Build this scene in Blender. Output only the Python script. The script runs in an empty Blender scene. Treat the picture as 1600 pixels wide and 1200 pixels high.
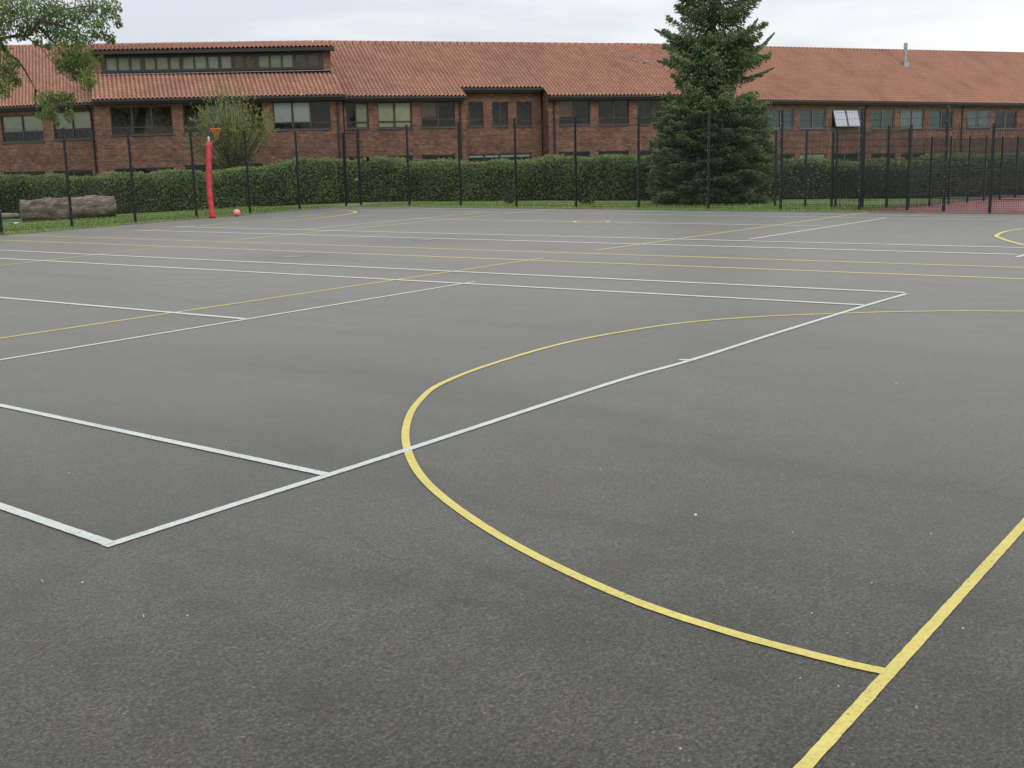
import bpy, math, random
import numpy as np
from mathutils import Matrix, Vector
random.seed(7); RNG = np.random.default_rng(7)
S = bpy.context.scene
COL = S.collection

# ------------------------------------------------------------------ camera (solved from the painted courts: tennis 10.97 x 23.77 m)
CAM = np.array([-2.9555, -4.5645, 1.6962]); YAW, PITCH, ROLL, FPX = 0.6463, 0.1919, -0.0245, 1803.94
def cam_axes():
    cy, sy, cp, sp = math.cos(YAW), math.sin(YAW), math.cos(PITCH), math.sin(PITCH)
    f = np.array([cy*cp, sy*cp, -sp]); r = np.array([sy, -cy, 0.]); u = np.cross(r, f)
    cr, sr = math.cos(ROLL), math.sin(ROLL)
    return cr*r+sr*u, -sr*r+cr*u, f
AR, AU, AF = cam_axes()
def ray(x, y):
    return (x-800)/FPX*AR - (y-600)/FPX*AU + AF
def ground(x, y, z=0.0):
    d = ray(x, y); return CAM + d*((z-CAM[2])/d[2])
def at_depth(x, y, dep):
    return CAM + ray(x, y)*dep
def proj(P):
    q = np.asarray(P, float)-CAM; z = q@AF
    return 800+FPX*(q@AR)/z, 600-FPX*(q@AU)/z
def z_for_y(xy, y):
    lo, hi = -5.0, 40.0
    for _ in range(50):
        m = (lo+hi)/2
        if proj((xy[0], xy[1], m))[1] > y: lo = m
        else: hi = m
    return lo
def interp(tab, x): return float(np.interp(x, [t[0] for t in tab], [t[1] for t in tab]))

cam = bpy.data.cameras.new('camera'); cam_o = bpy.data.objects.new('camera', cam); COL.objects.link(cam_o)
M4 = Matrix.Identity(4)
for i in range(3):
    M4[i][0], M4[i][1], M4[i][2], M4[i][3] = AR[i], AU[i], -AF[i], CAM[i]
cam_o.matrix_world = M4
cam.sensor_fit = 'HORIZONTAL'; cam.sensor_width = 36; cam.lens = FPX/1600*36; cam.clip_end = 2000; cam.clip_start = 0.05
S.camera = cam_o

# ------------------------------------------------------------------ object helpers
def tag(o, label=None, cat=None, group=None, kind=None):
    if label: o['label'] = label
    if cat: o['category'] = cat
    if group: o['group'] = group
    if kind: o['kind'] = kind
    return o
def link(o, parent=None):
    COL.objects.link(o)
    if parent is not None: o.parent = parent
    return o
def thing(name, label, cat, loc=(0, 0, 0), rz=0, group=None):
    o = bpy.data.objects.new(name, None); link(o); o.location = loc; o.rotation_euler[2] = rz
    o.empty_display_size = .2
    return tag(o, label, cat, group)
class MB:
    def __init__(s): s.v = []; s.f = []; s.uv = []; s.mi = []; s.cur = 0
    def quad(s, pts, uvs=None):
        n = len(s.v); s.v += [tuple(map(float, p)) for p in pts]; s.f.append(tuple(range(n, n+len(pts))))
        s.uv.append(uvs if uvs is not None else [(0, 0)]*len(pts)); s.mi.append(s.cur)
    def box(s, c, ax, ay, az):
        """centre, three half-axis vectors"""
        c, ax, ay, az = [np.asarray(a, float) for a in (c, ax, ay, az)]
        P = lambda i, j, k: c+i*ax+j*ay+k*az
        lx, ly, lz = [2*np.linalg.norm(a) for a in (ax, ay, az)]
        for q, (a, b) in (([P(-1,-1,-1), P(1,-1,-1), P(1,-1,1), P(-1,-1,1)], (lx, lz)), ([P(1,1,-1), P(-1,1,-1), P(-1,1,1), P(1,1,1)], (lx, lz)),
                  ([P(1,-1,-1), P(1,1,-1), P(1,1,1), P(1,-1,1)], (ly, lz)), ([P(-1,1,-1), P(-1,-1,-1), P(-1,-1,1), P(-1,1,1)], (ly, lz)),
                  ([P(-1,-1,1), P(1,-1,1), P(1,1,1), P(-1,1,1)], (lx, ly)), ([P(-1,1,-1), P(1,1,-1), P(1,-1,-1), P(-1,-1,-1)], (lx, ly))):
            s.quad(q, [(0, 0), (a, 0), (a, b), (0, b)])
    def tube(s, pts, rad, n=8, cap=True):
        pts = [np.asarray(p, float) for p in pts]; rad = rad if hasattr(rad, '__len__') else [rad]*len(pts)
        base = len(s.v); ref = np.array([0.31, .17, .93])
        for i, p in enumerate(pts):
            d = pts[min(i+1, len(pts)-1)]-pts[max(i-1, 0)]; d = d/(np.linalg.norm(d)+1e-9)
            a = np.cross(d, ref)
            if np.linalg.norm(a) < .1: a = np.cross(d, [1, 0, 0])
            a /= np.linalg.norm(a); b = np.cross(d, a)
            for k in range(n):
                t = 2*math.pi*k/n; s.v.append(tuple(p+rad[i]*(a*math.cos(t)+b*math.sin(t))))
        for i in range(len(pts)-1):
            for k in range(n):
                k2 = (k+1) % n
                s.f.append((base+i*n+k, base+i*n+k2, base+(i+1)*n+k2, base+(i+1)*n+k)); s.mi.append(s.cur)
                s.uv.append([(k/n, i), ((k+1)/n, i), ((k+1)/n, i+1), (k/n, i+1)])
        if cap:
            for e in (0, len(pts)-1):
                f = tuple(base+e*n+k for k in range(n)); s.f.append(f if e else f[::-1]); s.uv.append([(0, 0)]*n); s.mi.append(s.cur)
    def build(s, name, mats, parent=None, smooth=False):
        me = bpy.data.meshes.new(name); me.from_pydata(s.v, [], s.f)
        uvl = me.uv_layers.new(name='UVMap'); flat = [c for u in s.uv for p in u for c in p]; uvl.data.foreach_set('uv', flat)
        mats = mats if isinstance(mats, (list, tuple)) else [mats]
        for m in mats: me.materials.append(m)
        if len(mats) > 1: me.polygons.foreach_set('material_index', s.mi)
        if smooth: me.polygons.foreach_set('use_smooth', [True]*len(s.f))
        me.update()
        return link(bpy.data.objects.new(name, me), parent)
def np_mesh(name, V, F, mat, parent=None, tint=None, smooth=False):
    """V (n,3), F (m,k) arrays; tint per face"""
    me = bpy.data.meshes.new(name); V = np.asarray(V, np.float32); F = np.asarray(F, np.int32); k = F.shape[1]
    me.vertices.add(len(V)); me.vertices.foreach_set('co', V.ravel())
    me.loops.add(F.size); me.loops.foreach_set('vertex_index', F.ravel())
    me.polygons.add(len(F)); me.polygons.foreach_set('loop_start', np.arange(0, F.size, k, dtype=np.int32))
    me.polygons.foreach_set('loop_total', np.full(len(F), k, dtype=np.int32))
    if smooth: me.polygons.foreach_set('use_smooth', np.ones(len(F), dtype=bool))
    me.update(calc_edges=True); me.validate()
    if tint is not None:
        a = me.attributes.new('tint', 'FLOAT', 'FACE'); a.data.foreach_set('value', np.asarray(tint, np.float32))
    me.materials.append(mat)
    return link(bpy.data.objects.new(name, me), parent)
def unit(a): return a/(np.linalg.norm(a, axis=-1, keepdims=True)+1e-9)
def leaf_mesh(name, C, L, W, mat, parent=None, D=None, tint=None):
    """rhombic leaves with centres C, lengths L, widths W, long axes D"""
    n = len(C); C = np.asarray(C, float)
    if D is None: D = unit(RNG.normal(size=(n, 3)))
    D = unit(np.asarray(D, float)); R = unit(np.cross(D, RNG.normal(size=(n, 3)))); N = np.cross(D, R)
    L = np.broadcast_to(L, (n,))[:, None]; W = np.broadcast_to(W, (n,))[:, None]
    V = np.stack([C-D*L/2, C+R*W/2+N*W*.15, C+D*L/2, C-R*W/2+N*W*.15], 1).reshape(-1, 3)
    F = np.arange(4*n).reshape(n, 4)
    if tint is None: tint = RNG.random(n)
    return np_mesh(name, V, F, mat, parent, tint)

# ------------------------------------------------------------------ material helpers
def new_mat(name):
    m = bpy.data.materials.new(name); m.use_nodes = True; nt = m.node_tree
    return m, nt, nt.nodes['Principled BSDF']
def N(nt, t, **kw):
    n = nt.nodes.new(t)
    for k, v in kw.items(): setattr(n, k, v)
    return n
def noise(nt, vec, scale, detail=3, rough=.55, dim='3D'):
    n = N(nt, 'ShaderNodeTexNoise', noise_dimensions=dim); n.inputs['Scale'].default_value = scale
    n.inputs['Detail'].default_value = detail; n.inputs['Roughness'].default_value = rough
    if vec is not None: nt.links.new(vec, n.inputs['Vector'])
    return n.outputs['Fac']
def ramp(nt, fac, stops, interp='LINEAR'):
    r = N(nt, 'ShaderNodeValToRGB'); cr = r.color_ramp; cr.interpolation = interp
    while len(cr.elements) < len(stops): cr.elements.new(.5)
    for e, (p, c) in zip(cr.elements, stops):
        e.position = p; e.color = (c, c, c, 1) if not hasattr(c, '__len__') else (*c, 1)
    nt.links.new(fac, r.inputs['Fac']); return r.outputs['Color']
def mix(nt, fac, a, b, mode='MIX'):
    m = N(nt, 'ShaderNodeMix', data_type='RGBA', blend_type=mode)
    for s, v in ((m.inputs[0], fac), (m.inputs[6], a), (m.inputs[7], b)):
        if hasattr(v, 'is_linked') or hasattr(v, 'links'): nt.links.new(v, s)
        else: s.default_value = v if not hasattr(v, '__len__') else (*v, 1)
    return m.outputs[2]
def math_n(nt, op, a, b=None, clamp=False):
    m = N(nt, 'ShaderNodeMath', operation=op, use_clamp=clamp)
    for s, v in ((m.inputs[0], a), (m.inputs[1], b)):
        if v is None: continue
        if hasattr(v, 'links'): nt.links.new(v, s)
        else: s.default_value = v
    return m.outputs[0]
def coord(nt, out='Object'): return N(nt, 'ShaderNodeTexCoord').outputs[out]
def bump(nt, b, h, strength, dist):
    n = N(nt, 'ShaderNodeBump'); n.inputs['Strength'].default_value = strength; n.inputs['Distance'].default_value = dist
    nt.links.new(h, n.inputs['Height']); nt.links.new(n.outputs[0], b.inputs['Normal'])
def simple(name, col, rough=.6, var=.25, scale=6, metal=0, spec=.5):
    m, nt, b = new_mat(name); v = coord(nt)
    f = noise(nt, v, scale, 4)
    nt.links.new(ramp(nt, f, [(.3, tuple(c*(1-var) for c in col)), (.7, tuple(min(1, c*(1+var)) for c in col))]), b.inputs['Base Color'])
    b.inputs['Roughness'].default_value = rough; b.inputs['Metallic'].default_value = metal
    b.inputs['Specular IOR Level'].default_value = spec
    return m
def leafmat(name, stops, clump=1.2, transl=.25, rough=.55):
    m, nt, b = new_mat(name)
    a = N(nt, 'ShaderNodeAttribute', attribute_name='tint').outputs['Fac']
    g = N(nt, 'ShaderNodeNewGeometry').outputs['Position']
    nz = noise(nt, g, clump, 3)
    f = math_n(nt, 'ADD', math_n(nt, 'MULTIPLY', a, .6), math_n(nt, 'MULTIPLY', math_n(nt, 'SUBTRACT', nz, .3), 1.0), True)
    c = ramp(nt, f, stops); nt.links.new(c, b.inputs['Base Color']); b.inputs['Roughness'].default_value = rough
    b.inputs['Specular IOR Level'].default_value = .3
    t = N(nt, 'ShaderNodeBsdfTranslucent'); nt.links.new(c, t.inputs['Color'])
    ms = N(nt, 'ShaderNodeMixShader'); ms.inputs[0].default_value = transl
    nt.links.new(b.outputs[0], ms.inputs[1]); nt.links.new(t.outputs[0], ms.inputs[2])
    nt.links.new(ms.outputs[0], nt.nodes['Material Output'].inputs['Surface'])
    return m

# ------------------------------------------------------------------ light: overcast sky plus a very soft sun
SUN_EL, SUN_AZ = math.radians(42), math.radians(250)     # azimuth of the light's origin in world x/y
w = bpy.data.worlds.new('World'); S.world = w; w.use_nodes = True; nt = w.node_tree; nt.nodes.clear()
sky = N(nt, 'ShaderNodeTexSky', sky_type='NISHITA'); sky.sun_disc = False
sky.sun_elevation = SUN_EL; sky.sun_rotation = math.pi/2-SUN_AZ; sky.air_density = 1.2; sky.dust_density = 3
bg1 = N(nt, 'ShaderNodeBackground'); bg1.inputs['Strength'].default_value = .1; nt.links.new(sky.outputs[0], bg1.inputs['Color'])
gen = coord(nt, 'Generated'); sep = N(nt, 'ShaderNodeSeparateXYZ'); nt.links.new(gen, sep.inputs[0])
el = math_n(nt, 'MAXIMUM', sep.outputs['Z'], 0.0)
mp = N(nt, 'ShaderNodeMapping'); mp.inputs['Scale'].default_value = (1, 1, 5); nt.links.new(gen, mp.inputs['Vector'])
cl = noise(nt, mp.outputs[0], 2.3, 6, .55)
ccol = ramp(nt, cl, [(.36, (.72, .76, .83)), (.46, (.86, .89, .94)), (.56, (1.0, 1.0, 1.02)), (.68, (1.06, 1.06, 1.05))])
bg2 = N(nt, 'ShaderNodeBackground'); nt.links.new(ccol, bg2.inputs['Color'])
nt.links.new(math_n(nt, 'ADD', math_n(nt, 'MULTIPLY', el, 1.25), .93), bg2.inputs['Strength'])
msh = N(nt, 'ShaderNodeMixShader'); msh.inputs[0].default_value = .9
nt.links.new(bg1.outputs[0], msh.inputs[1]); nt.links.new(bg2.outputs[0], msh.inputs[2])
wo = N(nt, 'ShaderNodeOutputWorld'); nt.links.new(msh.outputs[0], wo.inputs['Surface'])
sl = bpy.data.lights.new('sun', 'SUN'); sl.energy = .7; sl.angle = math.radians(25); sl.color = (1, .96, .9)
so = bpy.data.objects.new('sun', sl); link(so)
so.rotation_euler = Vector((-math.cos(SUN_AZ)*math.cos(SUN_EL), -math.sin(SUN_AZ)*math.cos(SUN_EL), -math.sin(SUN_EL))).to_track_quat('-Z', 'Y').to_euler()
S.view_settings.view_transform = 'Standard'; S.view_settings.look = 'None'; S.view_settings.exposure = 0; S.view_settings.gamma = 1
S.render.engine = 'CYCLES'; S.cycles.use_denoising = True; S.cycles.max_bounces = 6; S.cycles.transparent_max_bounces = 12
S.cycles.caustics_reflective = False; S.cycles.caustics_refractive = False

# ------------------------------------------------------------------ ground sheets
def asphalt_mat():
    m, nt, b = new_mat('asphalt'); v = coord(nt)
    big = noise(nt, v, .35, 5, .6); mid = noise(nt, v, 2.2, 5, .62); fine = noise(nt, v, 62, 4, .75); grit = noise(nt, v, 150, 2, .7)
    c = ramp(nt, big, [(.3, (.048, .0455, .0385)), (.7, (.068, .0645, .0555))])
    c = mix(nt, 1, c, ramp(nt, mid, [(.28, .66), (.5, 1.0), (.75, 1.22)]), 'MULTIPLY')
    c = mix(nt, 1, c, ramp(nt, fine, [(.3, .45), (.5, 1.0), (.72, 1.7)]), 'MULTIPLY')
    c = mix(nt, 1, c, ramp(nt, grit, [(.3, .7), (.5, 1), (.7, 1.35)]), 'MULTIPLY')
    for sc_, lo_, hi_ in ((118, .58, 1.36), (30, .92, 1.08)):                      # single chippings
        vc = N(nt, 'ShaderNodeTexVoronoi'); vc.inputs['Scale'].default_value = sc_; nt.links.new(v, vc.inputs['Vector'])
        sp = N(nt, 'ShaderNodeSeparateColor'); nt.links.new(vc.outputs['Color'], sp.inputs[0])
        c = mix(nt, 1, c, ramp(nt, sp.outputs[0], [(0, lo_), (.8, 1.02), (1, hi_)]), 'MULTIPLY')
    red = ramp(nt, noise(nt, v, 3.1, 2), [(.66, 0), (.76, 1)])
    c = mix(nt, math_n(nt, 'MULTIPLY', red, .35), c, (.058, .038, .032))
    dk = ramp(nt, noise(nt, v, 9, 3), [(.68, 0), (.78, 1)])
    c = mix(nt, math_n(nt, 'MULTIPLY', dk, .4), c, (.018, .017, .015))
    # damp dirt rings round the two drain covers
    for (px, py, r) in ((455, 401, 1.5), (665, 374.8, 1.9)):
        g = ground(px, py); n = N(nt, 'ShaderNodeVectorMath', operation='DISTANCE'); nt.links.new(v, n.inputs[0]); n.inputs[1].default_value = tuple(g)
        d = math_n(nt, 'ADD', n.outputs['Value'], math_n(nt, 'MULTIPLY', mid, .9))
        c = mix(nt, ramp(nt, math_n(nt, 'DIVIDE', d, r*1.6), [(.40, .75), (.95, 0)]), c, (.012, .0115, .0105))
    # long pale scuffs and a few hairline cracks
    wv = N(nt, 'ShaderNodeMapping'); wv.inputs['Rotation'].default_value = (0, 0, -.35); wv.inputs['Scale'].default_value = (.5, 7, 1); nt.links.new(v, wv.inputs[0])
    c = mix(nt, math_n(nt, 'MULTIPLY', ramp(nt, noise(nt, wv.outputs[0], 1.1, 3), [(.66, 0), (.74, 1)]), .07), c, (.14, .135, .12))
    vo = N(nt, 'ShaderNodeTexVoronoi', feature='DISTANCE_TO_EDGE'); vo.inputs['Scale'].default_value = .22
    wp = N(nt, 'ShaderNodeVectorMath', operation='ADD'); nt.links.new(v, wp.inputs[0]); nz = N(nt, 'ShaderNodeTexNoise'); nz.inputs['Scale'].default_value = 1.7; nz.inputs['Detail'].default_value = 5
    nt.links.new(v, nz.inputs['Vector']); nt.links.new(nz.outputs['Color'], wp.inputs[1]); nt.links.new(wp.outputs[0], vo.inputs['Vector'])
    crk = math_n(nt, 'MULTIPLY', ramp(nt, vo.outputs['Distance'], [(0, 1), (.0022, 0)]), ramp(nt, noise(nt, v, .5, 2), [(.52, 0), (.62, .55)]))
    c = mix(nt, crk, c, (.016, .015, .013))
    # broad scuffed streaks that lie along the courts
    mpn = N(nt, 'ShaderNodeMapping'); mpn.inputs['Rotation'].default_value = (0, 0, .9); mpn.inputs['Scale'].default_value = (.9, .12, 1); nt.links.new(v, mpn.inputs[0])
    st = noise(nt, mpn.outputs[0], 1.3, 5, .6)
    c = mix(nt, 1, c, ramp(nt, st, [(.3, .70), (.46, 1), (.7, 1.12)]), 'MULTIPLY')
    nt.links.new(c, b.inputs['Base Color'])
    nt.links.new(ramp(nt, mid, [(.3, .40), (.7, .55)]), b.inputs['Roughness']); b.inputs['Specular IOR Level'].default_value = .10
    b.inputs['Sheen Weight'].default_value = .40; b.inputs['Sheen Roughness'].default_value = .285; b.inputs['Sheen Tint'].default_value = (1, .985, .90, 1)     # pale dust on the chippings
    h = math_n(nt, 'ADD', fine, math_n(nt, 'MULTIPLY', grit, .6)); bump(nt, b, h, .3, .004)
    return m
def grass_mat():
    m, nt, b = new_mat('lawn'); v = coord(nt)
    f = math_n(nt, 'ADD', math_n(nt, 'MULTIPLY', noise(nt, v, .6, 4), .7), math_n(nt, 'MULTIPLY', noise(nt, v, 14, 3), .3))
    nt.links.new(ramp(nt, f, [(.36, (.13, .12, .06)), (.46, (.12, .175, .05)), (.6, (.145, .235, .055)), (.75, (.19, .235, .08))]), b.inputs['Base Color'])
    b.inputs['Roughness'].default_value = .9; bump(nt, b, noise(nt, v, 30, 3), .8, .03)
    return m
ASPH, LAWN = asphalt_mat(), grass_mat()
mb = MB(); R_ = 900
mb.quad([(-R_, -R_, -.03), (R_, -R_, -.03), (R_, R_, -.03), (-R_, R_, -.03)])
tag(mb.build('ground', LAWN), kind='structure')
CORN = ground(543, 322.3)                       # far left corner of the court
LEFT = ground(-20, 370); BACK = ground(1600, 335)
dl = unit(LEFT-CORN); db = unit(BACK-CORN)
mb = MB(); pl = [CORN, CORN+dl*70, CORN+dl*70+db*120, CORN+db*120]
top = [(p[0], p[1], 0.0) for p in pl]; mb.quad(top)
for i in range(4):
    a, c = top[i], top[(i+1) % 4]; mb.quad([a, (a[0], a[1], -.2), (c[0], c[1], -.2), c])
tag(mb.build('asphalt_court', ASPH), kind='structure')
# thin worn concrete edging between tarmac and grass
EDGE = simple('edging', (.13, .12, .10), .9, .35, 5)
mb = MB()
for d in (dl, db):
    nrm = np.array([-d[1], d[0], 0]); nrm = nrm if nrm@(CORN-CAM) > 0 else -nrm
    L = 68.0; mb.box(CORN+d*L/2+nrm*.07+[0, 0, -.045], d*L/2, nrm*.05, np.array([0, 0, .06]))
tag(mb.build('court_edging', EDGE), kind='structure')
# red court beyond the far fence
def red_mat():
    m, nt, b = new_mat('red_surface'); v = coord(nt)
    c = ramp(nt, noise(nt, v, .8, 4), [(.3, (.17, .058, .058)), (.7, (.24, .085, .08))])
    c = mix(nt, 1, c, ramp(nt, noise(nt, v, 40, 3, .7), [(.3, .7), (.7, 1.3)]), 'MULTIPLY')
    nt.links.new(c, b.inputs['Base Color']); b.inputs['Roughness'].default_value = .85
    return m
rA = ground(1392, 328.6); rB = ground(1600, 310.5); rd = unit(rB-rA)
mb = MB(); rC = rA+rd*55; off = np.array([rd[1], -rd[0], 0]); off = off if off@AR > 0 else -off
rA2 = CORN+db*np.dot(rA-CORN, db)+np.cross(db, [0, 0, 1])*0
nb = np.array([-db[1], db[0], 0]); nb = nb if nb@(rA-CORN) > 0 else -nb     # away from the court
q0 = CORN+db*(np.dot(rA-CORN, db)-1.5)+nb*.16
mb.quad([(*(p[:2]), .006) for p in (q0, q0+db*60, q0+db*60+nb*60, rC)])
tag(mb.build('red_court', red_mat()), kind='structure')

# ------------------------------------------------------------------ painted lines
def paint(name, col, wear):
    m, nt, b = new_mat(name); v = coord(nt)
    f = noise(nt, v, 55, 4, .75); g = noise(nt, v, 1.6, 3)
    k = math_n(nt, 'ADD', f, math_n(nt, 'MULTIPLY', math_n(nt, 'SUBTRACT', g, .5), .35))
    c = mix(nt, 1, ramp(nt, noise(nt, v, 4, 3), [(.3, tuple(x*.86 for x in col)), (.7, col)]), ramp(nt, f, [(.3, .78), (.6, 1.05)]), 'MULTIPLY')
    nt.links.new(mix(nt, ramp(nt, k, [(wear-.05, 1), (wear+.03, 0)]), c, (.09, .088, .08)), b.inputs['Base Color'])
    b.inputs['Roughness'].default_value = .7; bump(nt, b, f, .5, .005)
    return m
WHITE, YELLOW = paint('white_paint', (.47, .49, .47), .355), paint('yellow_paint', (.52, .445, .115), .335)
def smooth_path(P, n):
    """Catmull-Rom through points"""
    P = np.asarray(P, float); Q = np.vstack([2*P[0]-P[1], P, 2*P[-1]-P[-2]]); out = []
    for i in range(1, len(Q)-2):
        for t in np.linspace(0, 1, n, endpoint=False):
            a, b_, c, d = Q[i-1], Q[i], Q[i+1], Q[i+2]
            out.append(.5*((2*b_)+(c-a)*t+(2*a-5*b_+4*c-d)*t*t+(3*b_-a-3*c+d)*t**3))
    out.append(Q[-2]); return np.array(out)
def stripe(mb, P, w, z):
    P = np.asarray(P)[:, :2]; Q = [P[0]]
    for a, b_ in zip(P[:-1], P[1:]):                                     # finer steps near the camera so that the brushed edge can wander
        l = np.linalg.norm(b_-a); d = np.linalg.norm((a+b_)/2-CAM[:2]); n = max(1, int(l/(.035 if d < 9 else .12 if d < 16 else 1)))
        Q += [a+(b_-a)*(i+1)/n for i in range(n)]
    P = np.array(Q); T = np.gradient(P, axis=0); T = unit(T); Nn = np.stack([-T[:, 1], T[:, 0]], 1)
    # slightly uneven brushed edge
    j = lambda: (RNG.random(len(P))-.5)[:, None]*.003
    A, B = P+Nn*(w/2)+j(), P-Nn*(w/2)+j()
    for i in range(len(P)-1):
        mb.quad([(*B[i], z), (*B[i+1], z), (*A[i+1], z), (*A[i], z)])
def fit_line(pxs):
    """the straight ground line that passes closest (as seen) to the measured points; first and last give its ends"""
    px = np.array(pxs, float); A = np.polyfit(px[:, 0], px[:, 1], 1) if np.ptp(px[:, 0]) > 5 else None
    a, b_ = (px[0, 0], px[-1, 0])
    return ground(a, np.polyval(A, a)), ground(b_, np.polyval(A, b_))
def line(mb, pxs, w, z, ext=(0, 0)):
    p, q = fit_line(pxs); d = unit(q-p); p = p-d*ext[0]; q = q+d*ext[1]
    n = max(2, int(np.linalg.norm(q-p)/2)); stripe(mb, [p+(q-p)*t for t in np.linspace(0, 1, n)], w, z)
mw, my = MB(), MB(); zw, zy = .006, .003
WS, WB = .080, .058
line(mw, [(-40, 776.5), (0, 793), (172, 850.5)], .060, zw, (8, 0.0))
line(mw, [(0, 633.7), (300, 698), (512, 742.5)], .060, zw, (12, 0))
line(mw, [(0, 465.3), (382, 498.7)], .085, zw, (15, 0))
line(mw, [(0, 406.6), (500, 429), (741, 441.5), (1350, 479.5)], .095, zw, (20, 0))
line(mw, [(0, 393.75), (500, 412.8), (800, 425.3), (1300, 452.8), (1415, 460)], .1, zw, (20, 0))
stripe(mw, smooth_path([ground(*p) for p in [(163, 854.6), (375, 786.5), (600, 715.1), (956, 598.5), (1078, 563.8), (1200, 525), (1350, 478.6), (1416, 459.5)]], 5), WB, zw-.0012)
line(mw, [(0, 563.4), (500, 478.75), (742, 441.3)], .06, zw-.0012, (6, 0))
line(mw, [(1061, 563), (1082, 563.6)], .06, zw+.0006)
# far tennis court
line(mw, [(212, 362.3), (400, 365), (900, 375.3), (1300, 388), (1590, 401.5)], .12, zw)
line(mw, [(272, 356.3), (400, 358), (900, 366.5), (1240, 377.3), (1600, 390)], .12, zw, (0, 3))
line(mw, [(645, 342.8), (860, 345.3), (1040, 348.3), (1285, 354.3)], .11, zw)
line(mw, [(1171, 374), (1280, 357), (1384, 341)], .085, zw-.0012)
line(mw, [(474, 358.8), (640, 342.7), (768, 331)], .085, zw-.0012)
line(mw, [(212, 362.3), (272, 356.3), (400, 344.5), (500, 335.5)], .07, zw-.0012)
line(mw, [(1589, 401.8), (1606, 397)], .085, zw-.0012, (0, 12))
line(mw, [(560, 330), (900, 331.5), (1280, 338), (1600, 346)], .12, zw, (0, 4))
line(mw, [(640, 327.5), (1040, 328.3), (1384, 336.5), (1600, 342)], .12, zw+.0006, (0, 4))
# near netball court
line(my, [(1600, 821), (1388, 1050), (1258, 1200)], .045, zy, (14, 1.5))
stripe(my, smooth_path([ground(*p) for p in [(1384, 1051), (1300, 1032), (1150, 992), (1000, 943), (872, 887), (770, 832), (690, 776), (650, 733), (634, 690), (638, 655), (655, 627), (690, 599.5), (775, 567), (900, 532.3), (1050, 507), (1175, 496), (1300, 490.5), (1400, 487.5), (1500, 486.3), (1600, 486.7)]]+[np.array(p) for p in ((10.32, -2.35, 0), (10.42, -3.35, 0))], 6), .050, zy+.0012)
line(my, [(0, 530), (278, 487), (500, 454), (850, 404)], .055, zy+.0012, (6, 0))
line(my, [(0, 415), (130, 401), (259, 385.6)], .06, zy+.0012, (6, 0))
line(my, [(0, 378.4), (259, 385), (500, 391.6), (900, 406), (1300, 424.4), (1600, 439)], .08, zy, (6, 5))
line(my, [(15, 370.6), (500, 380), (900, 391.9), (1300, 407.8), (1600, 421.75)], .08, zy, (0, 5))
line(my, [(931, 392.5), (1065.6, 372.5), (1206, 351), (1300, 338.8), (1376, 331)], .07, zy+.0012)
line(my, [(362, 376.3), (672, 344), (837, 328.75), (900, 325)], .085, zy+.0012)
line(my, [(15, 370.6), (110, 363), (200, 358)], .06, zy+.0012)
stripe(my, smooth_path([ground(*p) for p in [(290, 354), (400, 348.5), (480, 342.7), (530, 337), (551, 333.4), (556, 331.8), (552, 330.2), (540, 329), (525, 328.5)]], 5), .1, zy+.0018)
stripe(my, smooth_path([ground(*p) for p in [(1600, 383), (1577, 377), (1561, 371.5), (1557, 369.5), (1560, 366), (1573, 361.5), (1600, 357.8)]], 5), .09, zy+.0018)
stripe(my, smooth_path([ground(*p) for p in [(896, 346.4), (902, 348.0), (924, 348.4), (945, 347.4), (951, 346.0), (945, 344.8), (924, 344.5), (902, 345.1), (896, 346.4)]], 4), .07, zy+.0018)
gA_, gB_ = ground(1600, 383), ground(1600, 357.8)                             # the rest of the far shooting circle and its goal line, out of frame
for g_, e_ in ((gA_, -.5), (gB_, .5)): stripe(my, smooth_path([g_, np.array([g_[0]+e_*.9, (g_[1]-3.41)/2, 0]), np.array([g_[0]+e_*1.3, -3.40, 0])], 5), .09, zy+.0018)
stripe(my, [np.array([14.5, -3.41]), np.array([28.5, -3.41])], .06, zy)
tag(mw.build('white_court_markings', WHITE), kind='structure')
tag(my.build('yellow_court_markings', YELLOW), kind='structure')

# ------------------------------------------------------------------ school building
NH = np.array([math.cos(math.radians(56)), math.sin(math.radians(56)), 0])      # into the building
ZE = 5.2                                                                        # eaves height
def brick_mat(name, rot=False):
    m, nt, b = new_mat(name); uv = coord(nt, 'UV')
    mpn = N(nt, 'ShaderNodeMapping'); nt.links.new(uv, mpn.inputs[0])
    if rot: mpn.inputs['Rotation'].default_value = (0, 0, math.pi/2)
    br = N(nt, 'ShaderNodeTexBrick'); nt.links.new(mpn.outputs[0], br.inputs['Vector'])
    br.inputs['Scale'].default_value = 1; br.inputs['Brick Width'].default_value = .225; br.inputs['Row Height'].default_value = .075
    br.inputs['Mortar Size'].default_value = .006; br.inputs['Color1'].default_value = (.215, .095, .066, 1); br.inputs['Color2'].default_value = (.115, .062, .05, 1)
    br.inputs['Mortar'].default_value = (.16, .12, .095, 1); br.inputs['Bias'].default_value = -.1
    c = mix(nt, 1, br.outputs['Color'], ramp(nt, noise(nt, uv, 1.1, 4), [(.3, .72), (.7, 1.25)]), 'MULTIPLY')
    # odd bright and burnt bricks, laid as the courses run
    sn = N(nt, 'ShaderNodeMapping'); sn.inputs['Scale'].default_value = (3.2, 9, 1); nt.links.new(mpn.outputs[0], sn.inputs[0])
    c = mix(nt, 1, c, ramp(nt, noise(nt, sn.outputs[0], 1, 2), [(.3, .7), (.5, 1), (.72, 1.42)]), 'MULTIPLY')
    nt.links.new(c, b.inputs['Base Color']); b.inputs['Roughness'].default_value = .88; b.inputs['Specular IOR Level'].default_value = .25
    return m
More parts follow.
